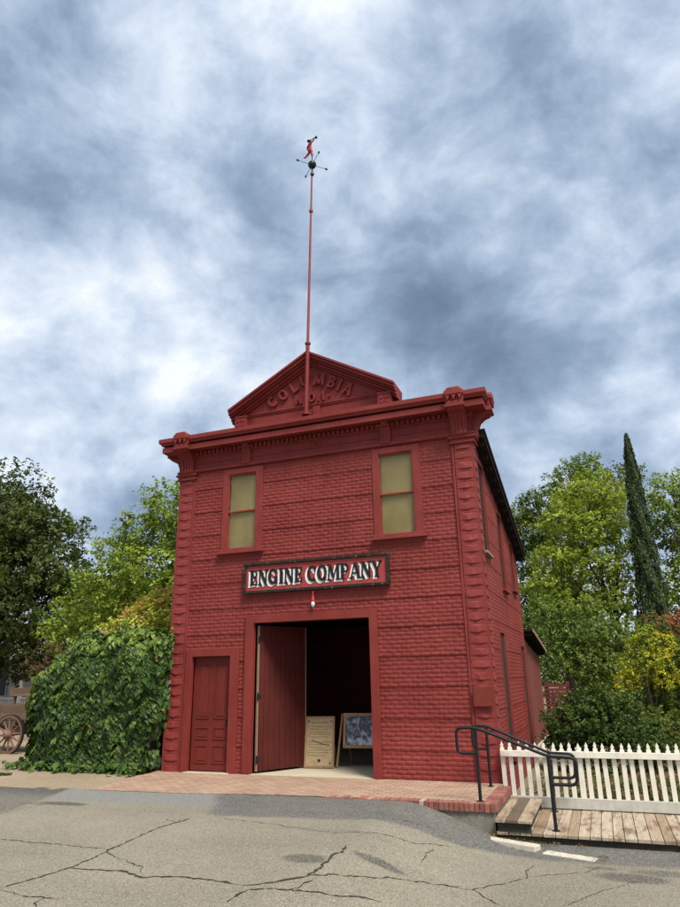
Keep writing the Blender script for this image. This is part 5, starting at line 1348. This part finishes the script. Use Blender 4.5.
# ================================================================== wagon and house at the left edge
M['oldwood'] = wood('old_grey_wood', [(.13, .08, .045), (.17, .11, .065), (.105, .065, .038)], 'x', .9)
M['wheelwood'] = wood('rust_brown_wood', [(.15, .075, .05), (.19, .105, .075)], 'z', .85)
WG = thing('farm_wagon', (-15.2, 2.1, 0), 'old wooden farm wagon with spoked wheel, cut by the left edge', 'wagon')
def wheel(cx, cy, r, parent):
    t = MB(); n = 28
    def ring(r0, r1, y0, y1):
        vs = [(cx + q * math.cos(2 * math.pi * k / n), y, r + q * math.sin(2 * math.pi * k / n)) for y in (y0, y1) for q in (r0, r1) for k in range(n)]
        idx = lambda a, b, k: (a * 2 + b) * n + k % n
        t.add(vs, [f for k in range(n) for f in ((idx(0, 0, k), idx(0, 0, k + 1), idx(0, 1, k + 1), idx(0, 1, k)), (idx(1, 0, k), idx(1, 1, k), idx(1, 1, k + 1), idx(1, 0, k + 1)), (idx(0, 1, k), idx(0, 1, k + 1), idx(1, 1, k + 1), idx(1, 1, k)), (idx(0, 0, k), idx(1, 0, k), idx(1, 0, k + 1), idx(0, 0, k + 1)))])
    ring(r - .075, r - .015, cy - .03, cy + .03); 
    w_ = t.build('wheel', M['wheelwood'], parent, smooth=True, autosmooth=40)
    t = MB()
    ring_r = r - .0145
    t2 = MB(); t = t2; ring(ring_r, r, cy - .034, cy + .034); t2.build('tyre', M['iron'], w_, smooth=True, autosmooth=40)
    t = MB(); t.tube([(cx, cy - .16, r), (cx, cy - .10, r), (cx, cy + .10, r), (cx, cy + .14, r)], [.055, .095, .095, .06], 14); t.build('hub', M['wheelwood'], w_, smooth=True, autosmooth=40)
    for k in range(12):
        a = 2 * math.pi * k / 12 + .1
        MB().tube([(cx + .08 * math.cos(a), cy, r + .08 * math.sin(a)), (cx + (r - .07) * math.cos(a), cy, r + (r - .07) * math.sin(a))], [.028, .019], 6).build('spoke', M['wheelwood'], w_)
for cx in (-14.30, -16.6):
    for cy in (1.72, 3.0): wheel(cx, cy, .47 if cx > -15 else .40, WG)
mb = MB()
for z0, z1 in ((.80, .97), (.976, 1.17)):
    mb.box(-17.3, -13.55, 1.84, 1.88, z0, z1); mb.box(-17.3, -13.55, 2.84, 2.88, z0, z1)
mb.box(-17.3, -13.55, 1.88, 2.84, .78, .82); mb.box(-13.6, -13.56, 1.88, 2.84, .82, 1.15)
for x in (-13.75, -14.9, -16.1, -17.2): mb.box(x, x + .07, 1.805, 1.838, .74, 1.2)
mb.build('box', M['oldwood'], WG, bevel=.006)
mb = MB(); mb.box(-14.6, -13.95, 1.9, 2.8, 1.36, 1.40); mb.box(-14.65, -14.58, 1.9, 2.8, 1.37, 1.56); 
for y in (1.95, 2.7): mb.box(-14.55, -14.49, y, y + .05, 1.17, 1.36); mb.box(-14.06, -14.0, y, y + .05, 1.17, 1.36)
mb.build('seat', M['oldwood'], WG, bevel=.006)
mb = MB()
for cx, r in ((-14.30, .47), (-16.6, .40)): mb.tube([(cx, 1.7, r), (cx, 3.05, r)], .04, 8); mb.box(cx - .06, cx + .06, 1.95, 2.8, r, .78)
mb.tube([(-17, 2.36, .6), (-13.2, 2.36, .55), (-12.4, 2.36, .5)], .045, 8)
mb.build('axle', M['oldwood'], WG)
WG.location.x += .26


HS = thing('porch_house', (-27, 16, 0), 'pale wooden house with porch posts glimpsed behind the wagon', 'house')
M['siding'] = paint('pale_siding', (.62, .60, .55), (.72, .70, .64), .7, 3)
mb = MB()
for k in range(17): mb.box(-40, -23.5, 17.0 - .012 * (k % 2), 17.1, k * .19, k * .19 + .185)
mb.box(-40, -23.6, 17.1, 24, 0, 3.2)
mb.build('wall', M['siding'], HS)
mb = MB(); mb.prism([(14.6, 2.75), (17.0, 3.35), (20.5, 5.2), (24.2, 3.2), (24.2, 3.1), (20.5, 5.05), (17, 3.2), (14.6, 2.62)], lambda a, b, d: (d, a, b), -40.2, -23.3)
mb.build('roof', plain('grey_shingle', (.13, .12, .11), .9), HS)
for x in (-24, -25.7, -27.4, -29.1, -30.8):
    MB().box(x - .07, x + .07, 14.85, 14.99, .2, 2.66).build('porch_post', M['siding'], HS)
mb = MB()
mb.box(-36, -23.6, 14.9, 14.96, .95, 1.02); mb.box(-36, -23.6, 14.9, 14.96, .32, .38)
x = -36
while x < -23.7: mb.box(x, x + .035, 14.91, 14.945, .381, .949); x += .13
mb.build('porch_rail', M['siding'], HS)
MB().box(-40, -23.5, 14.7, 17, 0, .2).build('porch_floor', M['oldwood'], HS)
for x in (-25.2, -28.2, -31):
    f = MB(); f.box(x - .55, x + .55, 16.94, 16.985, 1.0, 2.4); wn = f.build('window', M['siding'], HS)
    MB().box(x - .45, x + .45, 16.925, 16.939, 1.08, 2.32).build('pane', plain('dark_pane', (.02, .024, .028), .15), wn)
